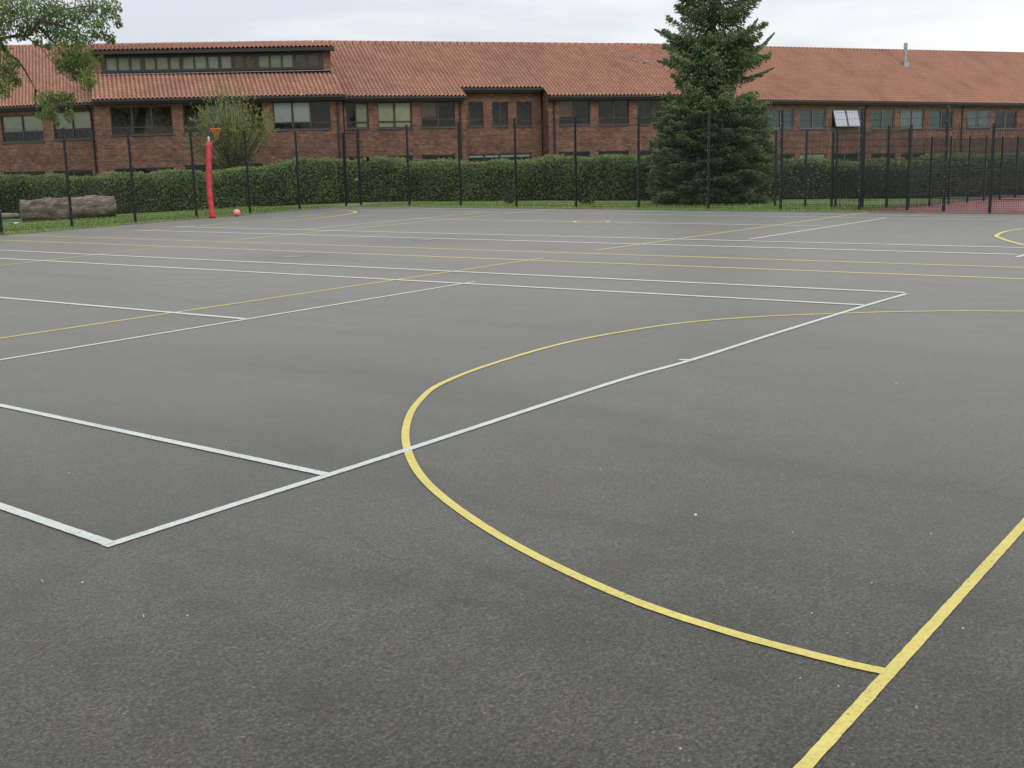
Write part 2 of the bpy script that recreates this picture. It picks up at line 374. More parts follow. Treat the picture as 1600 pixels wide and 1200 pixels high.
def tile_mat(name, c1, c2, c3, patch):
    m, nt, b = new_mat(name); uv = coord(nt, 'UV')
    fl = N(nt, 'ShaderNodeVectorMath', operation='FLOOR'); nt.links.new(uv, fl.inputs[0])
    wn = N(nt, 'ShaderNodeTexWhiteNoise', noise_dimensions='2D'); nt.links.new(fl.outputs[0], wn.inputs['Vector'])
    c = ramp(nt, wn.outputs['Value'], [(0, c1), (.5, c2), (1, c3)])
    g = N(nt, 'ShaderNodeNewGeometry').outputs['Position']
    c = mix(nt, 1, c, ramp(nt, noise(nt, g, .45, 5, .6), [(.3, tuple(patch)), (.5, (1, 1, 1)), (.72, (1.10, 1.03, .95))]), 'MULTIPLY')
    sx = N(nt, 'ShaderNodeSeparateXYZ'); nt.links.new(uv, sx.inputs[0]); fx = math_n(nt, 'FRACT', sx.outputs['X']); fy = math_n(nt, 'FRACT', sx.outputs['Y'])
    c = mix(nt, 1, c, ramp(nt, fx, [(0, .97), (.25, 1.15), (.5, .9), (.72, .52), (.9, .68), (1, .97)]), 'MULTIPLY')      # channel shade and lighter rolls painted into the tile colour
    c = mix(nt, 1, c, ramp(nt, fy, [(0, .62), (.2, 1.12), (.55, 1.05), (.85, .85), (1, .55)]), 'MULTIPLY')  # shadow at the row steps painted in as darker tile edges
    lich = ramp(nt, noise(nt, g, 5, 4, .7), [(.6, 0), (.78, 1)])
    c = mix(nt, math_n(nt, 'MULTIPLY', lich, .25), c, (.30, .25, .17))
    nt.links.new(c, b.inputs['Base Color']); b.inputs['Roughness'].default_value = .8; b.inputs['Specular IOR Level'].default_value = .3
    return m
BRICK, SOLD = brick_mat('brick'), brick_mat('soldier_brick', True)
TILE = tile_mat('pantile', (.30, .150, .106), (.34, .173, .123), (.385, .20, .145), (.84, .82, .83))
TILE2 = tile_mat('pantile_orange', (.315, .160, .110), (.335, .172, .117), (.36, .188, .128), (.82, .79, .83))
DARK = simple('dark_brown_trim', (.022, .018, .017), .5, .2, 3)
FRAME = simple('brown_frame', (.035, .031, .03), .45, .2, 3)
FRAMEG = simple('grey_frame', (.13, .135, .135), .5, .15, 3)
SILL = simple('sill', (.07, .065, .062), .7, .2, 5)
LEAD = simple('lead_flashing', (.20, .20, .205), .6, .2, 4)
METAL = simple('galvanised', (.34, .35, .36), .45, .15, 8, .6)
BLIND = {'cream': simple('cream_blind', (.70, .64, .44), .85, .08, 4), 'white': simple('white_blind', (.78, .82, .86), .8, .06, 4), 'green': simple('grey_green_curtain', (.12, .18, .16), .9, .3, 9),
         'dull': simple('dull_blind', (.55, .53, .40), .85, .12, 4), 'rust': simple('rust_curtain', (.22, .12, .06), .9, .4, 6), 'blue': simple('blue_grey_blind', (.30, .35, .40), .85, .1, 4)}
def glass_mat(name, refl, tint):
    m, nt, b = new_mat(name); nt.nodes.remove(b)
    t = N(nt, 'ShaderNodeBsdfTransparent'); t.inputs['Color'].default_value = (*tint, 1)
    g = N(nt, 'ShaderNodeBsdfGlossy'); g.inputs['Roughness'].default_value = .02; g.inputs['Color'].default_value = (.9, .95, .95, 1)
    fr = N(nt, 'ShaderNodeFresnel'); fr.inputs['IOR'].default_value = refl
    ms = N(nt, 'ShaderNodeMixShader'); nt.links.new(fr.outputs[0], ms.inputs[0]); nt.links.new(t.outputs[0], ms.inputs[1]); nt.links.new(g.outputs[0], ms.inputs[2])
    nt.links.new(ms.outputs[0], nt.nodes['Material Output'].inputs['Surface'])
    return m
GLASS = glass_mat('window_glass', 1.45, (.82, .86, .84)); 
def room_mat():
    m, nt, b = new_mat('classroom_wall'); v = coord(nt, 'Generated'); u = coord(nt)
    c = ramp(nt, noise(nt, u, 1.3, 3), [(.32, (.07, .065, .06)), (.46, (.26, .20, .12)), (.54, (.12, .10, .08)), (.64, (.36, .24, .10)), (.74, (.10, .12, .14))])
    nt.links.new(c, b.inputs['Base Color']); b.inputs['Roughness'].default_value = .9
    return m
ROOM = room_mat()

bld = thing('school_building', 'long two storey red brick school with brown windows under an orange pantile roof', 'school building', (*ground(800, 300)[:2], 0))
B0 = np.array([*ground(800, 300)[:2], 0])       # the building's meshes are modelled about this point
def bb(mb, name, mat, parent=None, **k):
    mb.v = [tuple(np.asarray(p)-B0) for p in mb.v]
    return mb.build(name, mat, parent if parent is not None else bld, **k)
class Facade:
    """a vertical plane through two plan points"""
    def __init__(s, P, Q):
        s.P = np.array([P[0], P[1], 0.]); s.Q = np.array([Q[0], Q[1], 0.]); s.L = np.linalg.norm(s.Q-s.P); s.t = (s.Q-s.P)/s.L
        n = np.array([s.t[1], -s.t[0], 0]); s.o = n if n@(CAM-s.P) > 0 else -n           # outward, to the court
    def sz(s, x, y):
        d = ray(x, y); k = ((s.P-CAM)@s.o)/(d@s.o); X = CAM+d*k
        return (X-s.P)@s.t, X[2]
    def at(s, u, z, o=0.0): return s.P+s.t*u+s.o*o+np.array([0, 0, z])
    def moved(s, k): return Facade(s.P+NH*k, s.Q+NH*k)
def eave(x0, y0, x1, y1, z=ZE):
    return Facade(ground(x0, y0, z), ground(x1, y1, z))
EA = eave(-160, 173.5, 148, 159.2); EB = eave(145.5, 154.8, 538.5, 146.6); EC = eave(538.5, 149.6, 1100, 147.0); EF = eave(1040, 153.3, 1760, 163.2)
OVER = .42
WA, WBk, WC, WF = [e.moved(OVER) for e in (EA, EB, EC, EF)]
RIDGE = [(-200, 76.5), (0, 73.8), (150, 71), (340, 68.2), (517, 65.8), (650, 65.5), (800, 66.5), (900, 68), (1027, 70.7), (1120, 72.6), (1200, 74.7), (1350, 77.8), (1475, 81), (1600, 83.7), (1760, 87)]

def wall_mesh(F, u0, u1, z0, z1, holes, name='wall', mat=BRICK, depth=.13, extra=None):
    mb = MB(); us = sorted({u0, u1, *[h[0] for h in holes], *[h[1] for h in holes]}); zs = sorted({z0, z1, *[h[2] for h in holes], *[h[3] for h in holes]})
    us = [u for u in us if u0 <= u <= u1]; zs = [z for z in zs if z0 <= z <= z1]
    for i in range(len(us)-1):
        for j in range(len(zs)-1):
            cu, cz = (us[i]+us[i+1])/2, (zs[j]+zs[j+1])/2
            if any(h[0] < cu < h[1] and h[2] < cz < h[3] for h in holes): continue
            a, b_, c, d = us[i], us[i+1], zs[j], zs[j+1]
            mb.quad([F.at(a, c), F.at(b_, c), F.at(b_, d), F.at(a, d)], [(a, c), (b_, c), (b_, d), (a, d)])
    for (a, b_, c, d) in holes:                                       # brick reveals
        for (p, q) in (((a, c), (a, d)), ((b_, d), (b_, c)), ((a, d), (b_, d)), ((b_, c), (a, c))):
            mb.quad([F.at(*p), F.at(*q), F.at(*q, -depth), F.at(*p, -depth)], [(0, 0), (0, abs(q[1]-p[1])+abs(q[0]-p[0])), (depth, 1), (depth, 0)])
    if extra: extra(mb)
    return bb(mb, name, mat)
def prect(F, x0, x1, yt, yb):
    """pixel rectangle -> (u0,u1,z0,z1) on the facade"""
    ym = (yt+yb)/2; xm = (x0+x1)/2
    return (F.sz(x0, ym)[0], F.sz(x1, ym)[0], F.sz(xm, yb)[1], F.sz(xm, yt)[1])
def window(F, h, lights, blinds=None, transom=.28, frame=FRAME, open_sash=None, label=None, blind_drop=None, sill=True, fw=.055):
    """h hole; lights: relative widths; blinds per light; transom: height share of the lower fixed light (0 none)"""
    u0, u1, z0, z1 = h; din = -.10; mb = MB(); t3, o3, k3 = F.t, F.o, np.array([0, 0, 1.])
    def bar(a, b_, c, d, th=.03, o=din): mb.box(F.at((a+b_)/2, (c+d)/2, o), t3*(b_-a)/2, -o3*th, k3*(d-c)/2)
    bar(u0, u1, z1-fw, z1); bar(u0, u1, z0, z0+fw); bar(u0, u0+fw, z0+fw, z1-fw); bar(u1-fw, u1, z0+fw, z1-fw)
    tot = float(sum(lights)); edges = [u0+fw]; W = u1-u0-2*fw
    for l in lights: edges.append(edges[-1]+W*l/tot)
    for e in edges[1:-1]: bar(e-.045, e+.045, z0+fw, z1-fw, .032)
    zt = z0+(z1-z0)*transom
    cells = []
    for i in range(len(lights)):
        a = edges[i]+(.045 if i else 0); b_ = edges[i+1]-(.045 if i < len(lights)-1 else 0)
        if transom: bar(a, b_, zt-.028, zt+.028, .028); 
        cells.append((a, b_))
    wo = bb(mb, 'window', frame)
    if label: wo['label'] = label
    for i, (a, b_) in enumerate(cells):
        opened = open_sash and i in open_sash
        if not opened:
            for (c, d) in (((z0+fw, zt-.028), (zt+.028, z1-fw)) if transom else ((z0+fw, z1-fw),)):
                g = MB(); g.quad([F.at(a, c, din+.004), F.at(b_, c, din+.004), F.at(b_, d, din+.004), F.at(a, d, din+.004)]); bb(g, 'pane', GLASS, wo)
        else:                                                          # top-hung sash swung out at the bottom
            ang = open_sash[i]; hgt = z1-fw-(z0+fw); top = F.at((a+b_)/2, z1-fw, .0)
            dn = -k3*math.cos(ang)+o3*math.sin(ang); s_ = MB(); hw = (b_-a)/2+.03; nn = np.cross(t3, dn)
            c0 = top+dn*hgt/2
            for (cc, ax, ay) in ((top+dn*.03, t3*hw, dn*.03), (top+dn*(hgt-.03), t3*hw, dn*.03), (c0-t3*(hw-.03), t3*.03, dn*(hgt/2-.06)), (c0+t3*(hw-.03), t3*.03, dn*(hgt/2-.06))):
                s_.box(cc, ax, ay, nn*.02)
            sh = bb(s_, 'sash', FRAMEG, wo)
            g = MB(); hw -= .06; hh = hgt/2-.06
            g.quad([c0-t3*hw+dn*hh, c0+t3*hw+dn*hh, c0+t3*hw-dn*hh, c0-t3*hw-dn*hh]); bb(g, 'pane', GLASS_SKY if ang > .2 else GLASS_MID, wo)
        if blinds and blinds[i]:
            nm = blinds[i]; dr = (blind_drop[i] if blind_drop else 1.0); zb = z1-.02-(z1-z0-.06)*dr
            g = MB(); n = 10; P = np.linspace(a-.03, b_+.03, n)
            for k in range(n-1):
                o1, o2 = (-.17-.015*(k % 2), -.17-.015*((k+1) % 2)) if nm in ('green', 'rust') else (-.17, -.17)
                g.quad([F.at(P[k], zb, o1), F.at(P[k+1], zb, o2), F.at(P[k+1], z1-.02, o2), F.at(P[k], z1-.02, o1)])
            bb(g, 'curtain' if nm in ('green', 'rust') else 'blind', BLIND[nm], wo)
    if sill:
        g = MB(); g.box(F.at((u0+u1)/2, z0-.035, -.02), t3*((u1-u0)/2+.03), o3*.075, k3*.034); bb(g, 'sill', SILL, wo)
    return wo
GLASS_MID = glass_mat('ajar_glass', 1.6, (.75, .8, .8))
GLASS_SKY = glass_mat('tilted_glass', 7, (.75, .8, .8))
def pantiles(F, n0, n1, u0, u1, zfun, mat, name='roof', tw=.228, tl=.31, front_u=None):
    """corrugated tiles between front line (n0 along NH) and back line (n1); zfun(u, n) gives the plane"""
    ncol = max(2, int(round((u1-u0)/tw))); m = 8
    slope = abs(zfun(u0, n1)-zfun(u0, n0)); run = n1-n0; sl = math.hypot(run, slope); nrow = max(2, int(round(sl/tl)))
    U = u0+(u1-u0)*np.arange(ncol*m+1)/(ncol*m); ph = np.arange(ncol*m+1)/m
    prof = .045*(np.sin(2*np.pi*ph)+.35*np.sin(4*np.pi*ph))
    rows = []; UVr = []
    for r in range(nrow):
        for e, lift in ((0.0, .03), (1.0, .0)):
            k = n0+run*(r+e)/nrow
            rows.append((k, lift)); UVr.append(r+.05+.9*e)
    V = []; 
    for (k, lift) in rows:
        base = F.P[None, :2]+F.t[None, :2]*U[:, None]+NH[None, :2]*k
        z = np.array([zfun(u, k) for u in (u0, u1)]); z = np.interp(U, [u0, u1], z)+prof+lift
        V.append(np.column_stack([base, z]))
    V = np.concatenate(V)-B0; nu = len(U); Fc = []; uvs = []
    ii = np.arange(nu-1)
    for r in range(len(rows)-1):
        Fc.append(np.stack([r*nu+ii, r*nu+ii+1, (r+1)*nu+ii+1, (r+1)*nu+ii], 1))
        ra, rb = (UVr[r], UVr[r+1]) if r % 2 == 0 else (UVr[r+1], UVr[r+1])
        c0 = ph[:-1]+.002; c1 = ph[1:]-.002
        uvs.append(np.stack([np.stack([c0, np.full(nu-1, ra)], 1), np.stack([c1, np.full(nu-1, ra)], 1), np.stack([c1, np.full(nu-1, rb)], 1), np.stack([c0, np.full(nu-1, rb)], 1)], 1))
    Fc = np.concatenate(Fc); uv = np.concatenate(uvs).reshape(-1, 2)
    o = np_mesh(name, V, Fc, mat, bld, smooth=False)
    l = o.data.uv_layers.new(name='UVMap'); l.data.foreach_set('uv', uv.astype(np.float32).ravel())
    # sheathing under the tiles so that the eaves are closed
    return o
def plane_z(F, u0, u1, n0, z0, n1, ztop):
    """bilinear roof plane: z0 at front for both ends, ztop = (z at u0, z at u1) at n1"""
    def f(u, n):
        zt = ztop[0]+(ztop[1]-ztop[0])*(u-u0)/(u1-u0); return z0+(zt-z0)*(n-n0)/(n1-n0)
    return f
def ridge_z(F, u, n):
    p = F.at(u, 0)+NH*n; x = proj((p[0], p[1], 8.8))[0]; return z_for_y(p, interp(RIDGE, x))
def gutter(F, u0, u1, z, name='gutter', o=.06):
    g = MB(); g.box(F.at((u0+u1)/2, z-.10, o-.02), F.t*(u1-u0)/2, F.o*.055, np.array([0, 0, .055]))
    g.box(F.at((u0+u1)/2, z-.14, -.07), F.t*(u1-u0)/2, F.o*.02, np.array([0, 0, .12]))          # fascia board
    g.box(F.at((u0+u1)/2, z-.262, -.24), F.t*(u1-u0)/2, F.o*.19, np.array([0, 0, .012]))        # soffit
    bb(g, name, DARK)
def ridge_row(pts, name='ridge_tiles', mat=TILE):
    g = MB(); P = []
    for a, b_ in zip(pts[:-1], pts[1:]):
        n = max(1, int(np.linalg.norm(b_-a)/.45))
        for i in range(n):
            p, q = a+(b_-a)*i/n, a+(b_-a)*(i+.98)/n; g.tube([p, q], [.125, .11], 8)
    bb(g, name, mat)
def downpipe(F, x, yb=262, z1=ZE-.1, o=.06):
    u = F.sz(x, 200)[0]; g = MB()
    g.tube([F.at(u, z1, .36), F.at(u, z1-.25, .2), F.at(u, z1-.45, o), F.at(u, -.2, o)], .05, 8)
    for z in (1.4, 3.2, 4.3): g.box(F.at(u, z, o), F.t*.075, F.o*.062, np.array([0, 0, .03]))
    bb(g, 'downpipe', DARK)

HR = 6.6                                         # plan distance eaves -> ridge
zg = -.25
# ---- left wing
uA0, uA1 = 0, WA.L
holesA = [prect(WA, 2, 67, 179.5, 221.5), prect(WA, 83, 141.5, 173.5, 217)]
gA = [prect(WA, 7, 72, 268, 300), prect(WA, 85, 146, 266, 298)]
holesA += [(a, b_, .9, d) for a, b_, c, d in gA]
wall_mesh(WA, uA0, uA1, zg, ZE-.1, holesA)
window(WA, holesA[0], [1, 1], ['dull', 'dull'], .36, blind_drop=[.62, .62]); window(WA, holesA[1], [1, 1], ['dull', 'dull'], .34, blind_drop=[.63, .63])
for h in holesA[2:]: window(WA, h, [1, 1], None, 0)
zA = plane_z(EA, 0, EA.L, 0, ZE, HR, (ridge_z(EA, 0, HR), ridge_z(EA, EA.L, HR)))
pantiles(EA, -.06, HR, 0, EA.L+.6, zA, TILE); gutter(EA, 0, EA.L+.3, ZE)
# ---- block with the clerestory
hB = [prect(WBk, 173, 269.5, 165.8, 210.2), prect(WBk, 286, 411, 161.5, 206.5), prect(WBk, 426.5, 516.5, 158.3, 201.8)]
gB = [prect(WBk, 180, 273, 262.5, 300), prect(WBk, 290, 412, 256.5, 300), prect(WBk, 430, 517, 251, 300)]
hB += [(a, b_, .9, d) for a, b_, c, d in gB]
uB0 = WBk.sz(149.5, 200)[0]; uB1 = WBk.sz(537, 200)[0]
SB = 2.3                                         # clerestory wall behind the eaves
dF = EB.moved(SB)
zB_top = [z_for_y(dF.at(0, 0), 115.5), z_for_y(dF.at(dF.L, 0), 113.5)]
zB = plane_z(EB, 0, EB.L, 0, ZE, SB, zB_top)
def returnsB(mb, u):
        for k in range(12):
            n0, n1 = OVER+k*.25, OVER+(k+1)*.25; e = EB
            a, b_ = e.at(u, 0)+NH*n0, e.at(u, 0)+NH*n1; za, zb = zB(u, min(n0, SB))-.02, zB(u, min(n1, SB))-.02
            mb.quad([(a[0], a[1], zg), (b_[0], b_[1], zg), (b_[0], b_[1], zb), (a[0], a[1], za)], [(n0, zg), (n1, zg), (n1, zb), (n0, za)])
wall_mesh(WBk, uB0, uB1, zg, ZE-.1, hB)
for u in (uB0, uB1):
    g = MB(); returnsB(g, u); bb(g, 'return_wall', BRICK)
window(WBk, hB[0], [1, 1, 1], None, .26); window(WBk, hB[1], [1, 1, 1, 1], [None, 'blue', 'dull', None], .26, blind_drop=[.7, .72, .7, 1])
window(WBk, hB[2], [1.1, 1.1, 1.15], ['white', 'white', None], .24, blind_drop=[.75, .75, 1])
for h in hB[3:]: window(WBk, h, [1, 1, 1], None, 0)
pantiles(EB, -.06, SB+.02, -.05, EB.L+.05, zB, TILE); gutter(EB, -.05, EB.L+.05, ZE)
c0, c1 = dF.sz(157.5, 95)[0], dF.sz(505, 92)[0]; cE = dF.sz(516.5, 92)[0]
zcl = [min(zB_top)-.35, z_for_y(dF.at(dF.L/2, 0), 76.0)]
# dark band with one long strip of panes
panes = [(165, 182, 'dull'), (184, 201, 'dull'), (204, 219, 'dull'), (225, 242, 'dull'), (244, 262, 'dull'), (265, 280, 'dull'), (285, 302, 'dull'), (304, 322, 'dull'), (325, 341, 'dull'), (345, 361, 'dull'), (365, 380, 'rust'), (383, 399, 'rust'), (404, 420, 'dull'), (422, 439, 'dull'), (441, 457, 'dull'), (462, 478, 'rust'), (480, 497, 'rust')]
def yb_at(x): return np.interp(x, [165, 497], [109.0, 105.5])
def yt_at(x): return np.interp(x, [165, 497], [89.5, 86.5])
hp = [prect(dF, a, b_, yt_at((a+b_)/2), yb_at((a+b_)/2)) for a, b_, _ in panes]
zlo, zhi = float(np.median([h[2] for h in hp])), float(np.median([h[3] for h in hp]))
hp = [(h[0], h[1], zlo, zhi) for h in hp]
cw = wall_mesh(dF, c0, c1, zcl[0], zcl[1], hp, name='clerestory_window', mat=FRAME, depth=.08)
for h, (_, _, bl) in zip(hp, panes):
    g = MB(); g.quad([dF.at(h[0], h[2], -.05), dF.at(h[1], h[2], -.05), dF.at(h[1], h[3], -.05), dF.at(h[0], h[3], -.05)]); bb(g, 'pane', GLASS, cw)
    g = MB(); g.quad([dF.at(h[0]-.03, h[2]+.02, -.13), dF.at(h[1]+.03, h[2]+.02, -.13), dF.at(h[1]+.03, h[3]+.03, -.13), dF.at(h[0]-.03, h[3]+.03, -.13)]); bb(g, 'blind', BLIND[bl], cw)
g = MB()
for zc in (zlo-.10, zhi+.09): g.box(dF.at((c0+c1)/2, zc, .03), dF.t*(c1-c0)/2, dF.o*.05, np.array([0, 0, .03]))
bb(g, 'sill', DARK, cw)
g = MB(); a0, a1 = dF.at(c1, 0, .02), dF.at(cE, 0, .02)                        # brick cheeks at both ends of the strip
def cheek(ua, ub):
    P, Q = dF.at(ua, 0, .02), dF.at(ub, 0, .02)
    g.quad([(*P[:2], zcl[0]), (*Q[:2], zcl[0]), (*Q[:2], zcl[1]), (*P[:2], zcl[1])], [(ua, zcl[0]), (ub, zcl[0]), (ub, zcl[1]), (ua, zcl[1])])
for (k0, k1, u) in ((c1, cE, cE), (c0-.75, c0, c0-.75)):
    g = MB(); cheek(k0, k1)
    P, Q = dF.at(u, 0, .02), dF.at(u, 0, 0)+NH*(HR-SB); g.quad([(*P[:2], zcl[0]), (*Q[:2], zcl[0]), (*Q[:2], zcl[1]+.55), (*P[:2], zcl[1])], [(0, 0), (4, 0), (4, 2), (0, 2)]); bb(g, 'dormer_cheek', BRICK)
g = MB(); g.box(dF.at((c0+cE)/2, (zB_top[0]+zB_top[1])/2+.03, .10), dF.t*(cE-c0)/2, dF.o*.11, np.array([0, 0, .02]))
g.box(dF.at(cE+.1, (zB_top[1])+.02, -.4), dF.t*.12, dF.o*.55, np.array([0, 0, .03])); bb(g, 'flashing', LEAD)
oF = EB.moved(SB-.5)                                                               # little roof over the strip
ua, ub = oF.sz(150, 75)[0]-.3, oF.sz(518.5, 75)[0]+.12
z_f = z_for_y(oF.at(oF.L/2, 0), 75.2)
nR = HR+1.6-SB+.5
zt = plane_z(oF, ua, ub, 0, z_f, nR, (ridge_z(oF, ua, nR), ridge_z(oF, ub, nR)))
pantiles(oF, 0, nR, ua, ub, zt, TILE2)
g = MB(); g.box(oF.at((ua+ub)/2, z_f-.12, -.03), oF.t*(ub-ua)/2, oF.o*.02, np.array([0, 0, .085])); g.box(oF.at((ua+ub)/2, z_f-.20, -.28), oF.t*(ub-ua)/2, oF.o*.24, np.array([0, 0, .012])); bb(g, 'fascia', DARK)
# ---- centre and recess
def uC(x, F=WC): return F.sz(x, 190)[0]
hC = [prect(WC, 541, 576, 160.5, 200.5), prect(WC, 590.5, 643.7, 159.3, 199.7), prect(WC, 658, 711, 158.5, 198.5)]
hC += [(a, b_, .9, d) for a, b_, c, d in [prect(WC, 545, 580, 245, 290), prect(WC, 592, 646, 243.7, 290), prect(WC, 660, 712, 242, 290)]]
uD0, uD1 = uC(728.5), uC(857.5)
NR = .95
zCe = plane_z(EC, 0, EC.L, 0, ZE, HR, (ridge_z(EC, 0, HR), ridge_z(EC, EC.L, HR)))
for u in (uD0, uD1):
        mb = MB(); a, b_ = WC.at(u, 0), WC.at(u, 0)+NH*NR
        mb.quad([(a[0], a[1], zg), (b_[0], b_[1], zg), (b_[0], b_[1], zCe(u, OVER+NR)-.03), (a[0], a[1], zCe(u, OVER)-.03)], [(0, zg), (NR, zg), (NR, 5.6), (0, 5.2)]); bb(mb, 'return_wall', BRICK)
wall_mesh(WC, 0.0, uD0, zg, ZE-.1, hC)
window(WC, hC[0], [.75, 1], [None, 'dull'], .24); window(WC, hC[1], [1, 1], ['cream', 'cream'], .25); window(WC, hC[2], [1, 1], ['rust', None], .30, blind_drop=[.66, 1])
for h in hC[3:]: window(WC, h, [1, 1], None, 0)
WD = WC.moved(NR)
hD = [prect(WD, 732, 755, 159.3, 197), prect(WD, 769, 793.7, 159.3, 197), prect(WD, 807, 831, 159.3, 197)]
gD = prect(WD, 732.5, 831, 240, 290); hD.append((gD[0], gD[1], .9, gD[3]))
dz = zCe(uD0, .42+NR)
wall_mesh(WD, WD.sz(722, 190)[0], WD.sz(846, 190)[0], zg, dz-.05, hD)
window(WD, hD[0], [1], None, .27); window(WD, hD[1], [1, 1], [None, None], 0); window(WD, hD[2], [1], None, .22)
window(WD, hD[3], [1, 1, 1, 1], ['white']*4, 0, blind_drop=[.16]*4, label='ground floor window band with pale blinds part lowered')
hE = [prect(WC, 874, 922, 156.5, 194.5), prect(WC, 935, 982.7, 156, 194.5), prect(WC, 996, 1043, 155.6, 194), prect(WC, 1058, 1105, 155, 193.5)]
hE += [(a, b_, .9, d) for a, b_, c, d in [prect(WC, 873, 922, 237.2, 285), prect(WC, 935, 983, 236, 285), prect(WC, 996, 1043, 235, 285)]]
wall_mesh(WC, uD1, WC.L, zg, ZE-.1, hE)
window(WC, hE[0], [1, 1], ['rust', None], .22, blind_drop=[.7, 1]); window(WC, hE[1], [1, 1], None, .28); window(WC, hE[2], [1, 1], None, .28); window(WC, hE[3], [1, 1], None, .28)
for h in hE[4:]: window(WC, h, [1, 1], None, 0)
ud0, ud1 = EC.sz(728, 147)[0], EC.sz(857, 147)[0]
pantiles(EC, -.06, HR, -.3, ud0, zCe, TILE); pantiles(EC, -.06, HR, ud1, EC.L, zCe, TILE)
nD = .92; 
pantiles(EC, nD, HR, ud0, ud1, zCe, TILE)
gutter(EC, 0, ud0, ZE); gutter(EC, ud1, EC.L, ZE); eD = EC.moved(nD); gutter(eD, ud0-.05, ud1+.05, zCe(ud0, nD))
# ---- right wing
xs = [(1200, 1241.3), (1250, 1291), (1300, 1341), (1361, 1398), (1407.5, 1444.7), (1453, 1490), (1510, 1546.7), (1555, 1589), (1598, 1632), (1650, 1684)]
def ytF(x): return np.interp(x, [1200, 1600], [169, 172.5])
def ybF(x): return np.interp(x, [1200, 1600], [201, 201.5])
hF = [prect(WF, a, b_, ytF(a), ybF(a)) for a, b_ in xs]
gF = [prect(WF, a, b_, 239.8, 285) for a, b_ in xs]
hF += [(a, b_, .9, d) for a, b_, c, d in gF]
wall_mesh(WF, 0, WF.L, zg, ZE-.1, hF)
GB = [['green', 'green']]*2+[[None, None]]+[['green', 'green'], ['blue', 'blue'], ['green', None], ['green', 'green'], [None, None], ['green', 'green'], ['green', 'green']]
for i, h in enumerate(hF[:10]):
    kw = {}
    if i == 2: kw = dict(open_sash={0: math.radians(15), 1: math.radians(15)}, label='open window with two sashes tilted out and mirroring the white sky')
    if i == 6: kw = dict(open_sash={0: math.radians(5), 1: math.radians(5)}, label='window with two sashes slightly ajar')
    window(WF, h, [1, 1], GB[i], 0, FRAMEG, fw=.075, **kw)
for i, h in enumerate(hF[10:]): window(WF, h, [1, 1], [[None]*2, ['white']*2, [None]*2, [None]*2, [None]*2, ['blue']*2, ['blue']*2, ['blue', None], [None]*2, [None]*2][i], 0, FRAMEG)
HF = 7.2
zFp = plane_z(EF, 0, EF.L, 0, ZE, HF, (ridge_z(EF, 0, HF), ridge_z(EF, EF.L, HF)))
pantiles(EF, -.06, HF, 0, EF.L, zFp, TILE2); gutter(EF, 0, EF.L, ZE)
# ---- ridges, backs, ends, party walls inside
def closeup(E, u0, u1, zf, H, name, mat=TILE):
    a, b_ = E.at(u0, zf(u0, H))+NH*H, E.at(u1, zf(u1, H))+NH*H; ridge_row([a+[0, 0, .0], b_+[0, 0, .0]], mat=mat)
    g = MB(); c, d = a+NH*H*1.05, b_+NH*H*1.05; c[2] = d[2] = ZE
    g.quad([a, b_, d, c], [(0, 0), (u1-u0, 0), (u1-u0, H), (0, H)]); bb(g, 'rear_roof', mat)
    g = MB(); g.quad([(*c[:2], zg), (*d[:2], zg), d, c], [(0, 0), (u1-u0, 0), (u1-u0, 5), (0, 5)])
    for (e, k) in ((a, c), (b_, d)):
        f0 = e-NH*(H-OVER); g.quad([(*f0[:2], zg), (*k[:2], zg), (*k[:2], ZE-.05), (*e[:2], e[2]-.12), (*f0[:2], ZE-.05)], [(0, 0), (13, 0), (13, 5), (6, 8), (0, 5)])
    bb(g, 'rear_wall', BRICK)
closeup(EA, 0, EA.L+.6, zA, HR, 'a'); closeup(EC, -.3, EC.L, zCe, HR, 'c'); closeup(EF, 0, EF.L, zFp, HF, 'f', TILE2)
aR, bR = oF.at(ua, zt(ua, nR))+NH*nR, oF.at(ub, zt(ub, nR))+NH*nR
ridge_row([aR, bR], mat=TILE2)
g = MB(); c, d = aR+NH*7, bR+NH*7; c[2] = d[2] = ZE; g.quad([aR, bR, d, c]); bb(g, 'rear_roof', TILE)
for F in (WA, WBk, WC, WF):
    g = MB(); P = F.moved(2.2); g.quad([P.at(0, zg), P.at(P.L, zg), P.at(P.L, ZE), P.at(0, ZE)]); 
    Q = F.moved(1.15); g.quad([Q.at(0, 2.62), Q.at(Q.L, 2.62), P.at(P.L, 2.62), P.at(0, 2.62)]); bb(g, 'inner_wall', ROOM)
g = MB(); P = dF.moved(1.6); g.quad([P.at(0, 5.5), P.at(P.L, 5.5), P.at(P.L, 8), P.at(0, 8)]); bb(g, 'inner_wall', ROOM)
for F, x in ((WBk, 529), (WC, 719.5), (WC, 866), (WF, 1350.5), (WF, 1502), (WA, 145)): downpipe(F, x)
# soldier courses over the upper windows
for F, u0, u1, z0, hh in ((WA, 0, WA.L-.1, max(h[3] for h in holesA[:2]), 0), (WBk, uB0+.02, uB1-.02, max(h[3] for h in hB[:3]), 0), (WC, .1, uD0-.02, max(h[3] for h in hC[:3]), 0), (WC, uD1+.02, WC.L, max(h[3] for h in hE[:4]), 0)):
    g = MB(); a, b_ = z0+.03, min(z0+.255, ZE-.15)
    g.quad([F.at(u0, a, .004), F.at(u1, a, .004), F.at(u1, b_, .004), F.at(u0, b_, .004)], [(u0, a), (u1, a), (u1, b_), (u0, b_)]); bb(g, 'soldier_course', SOLD)
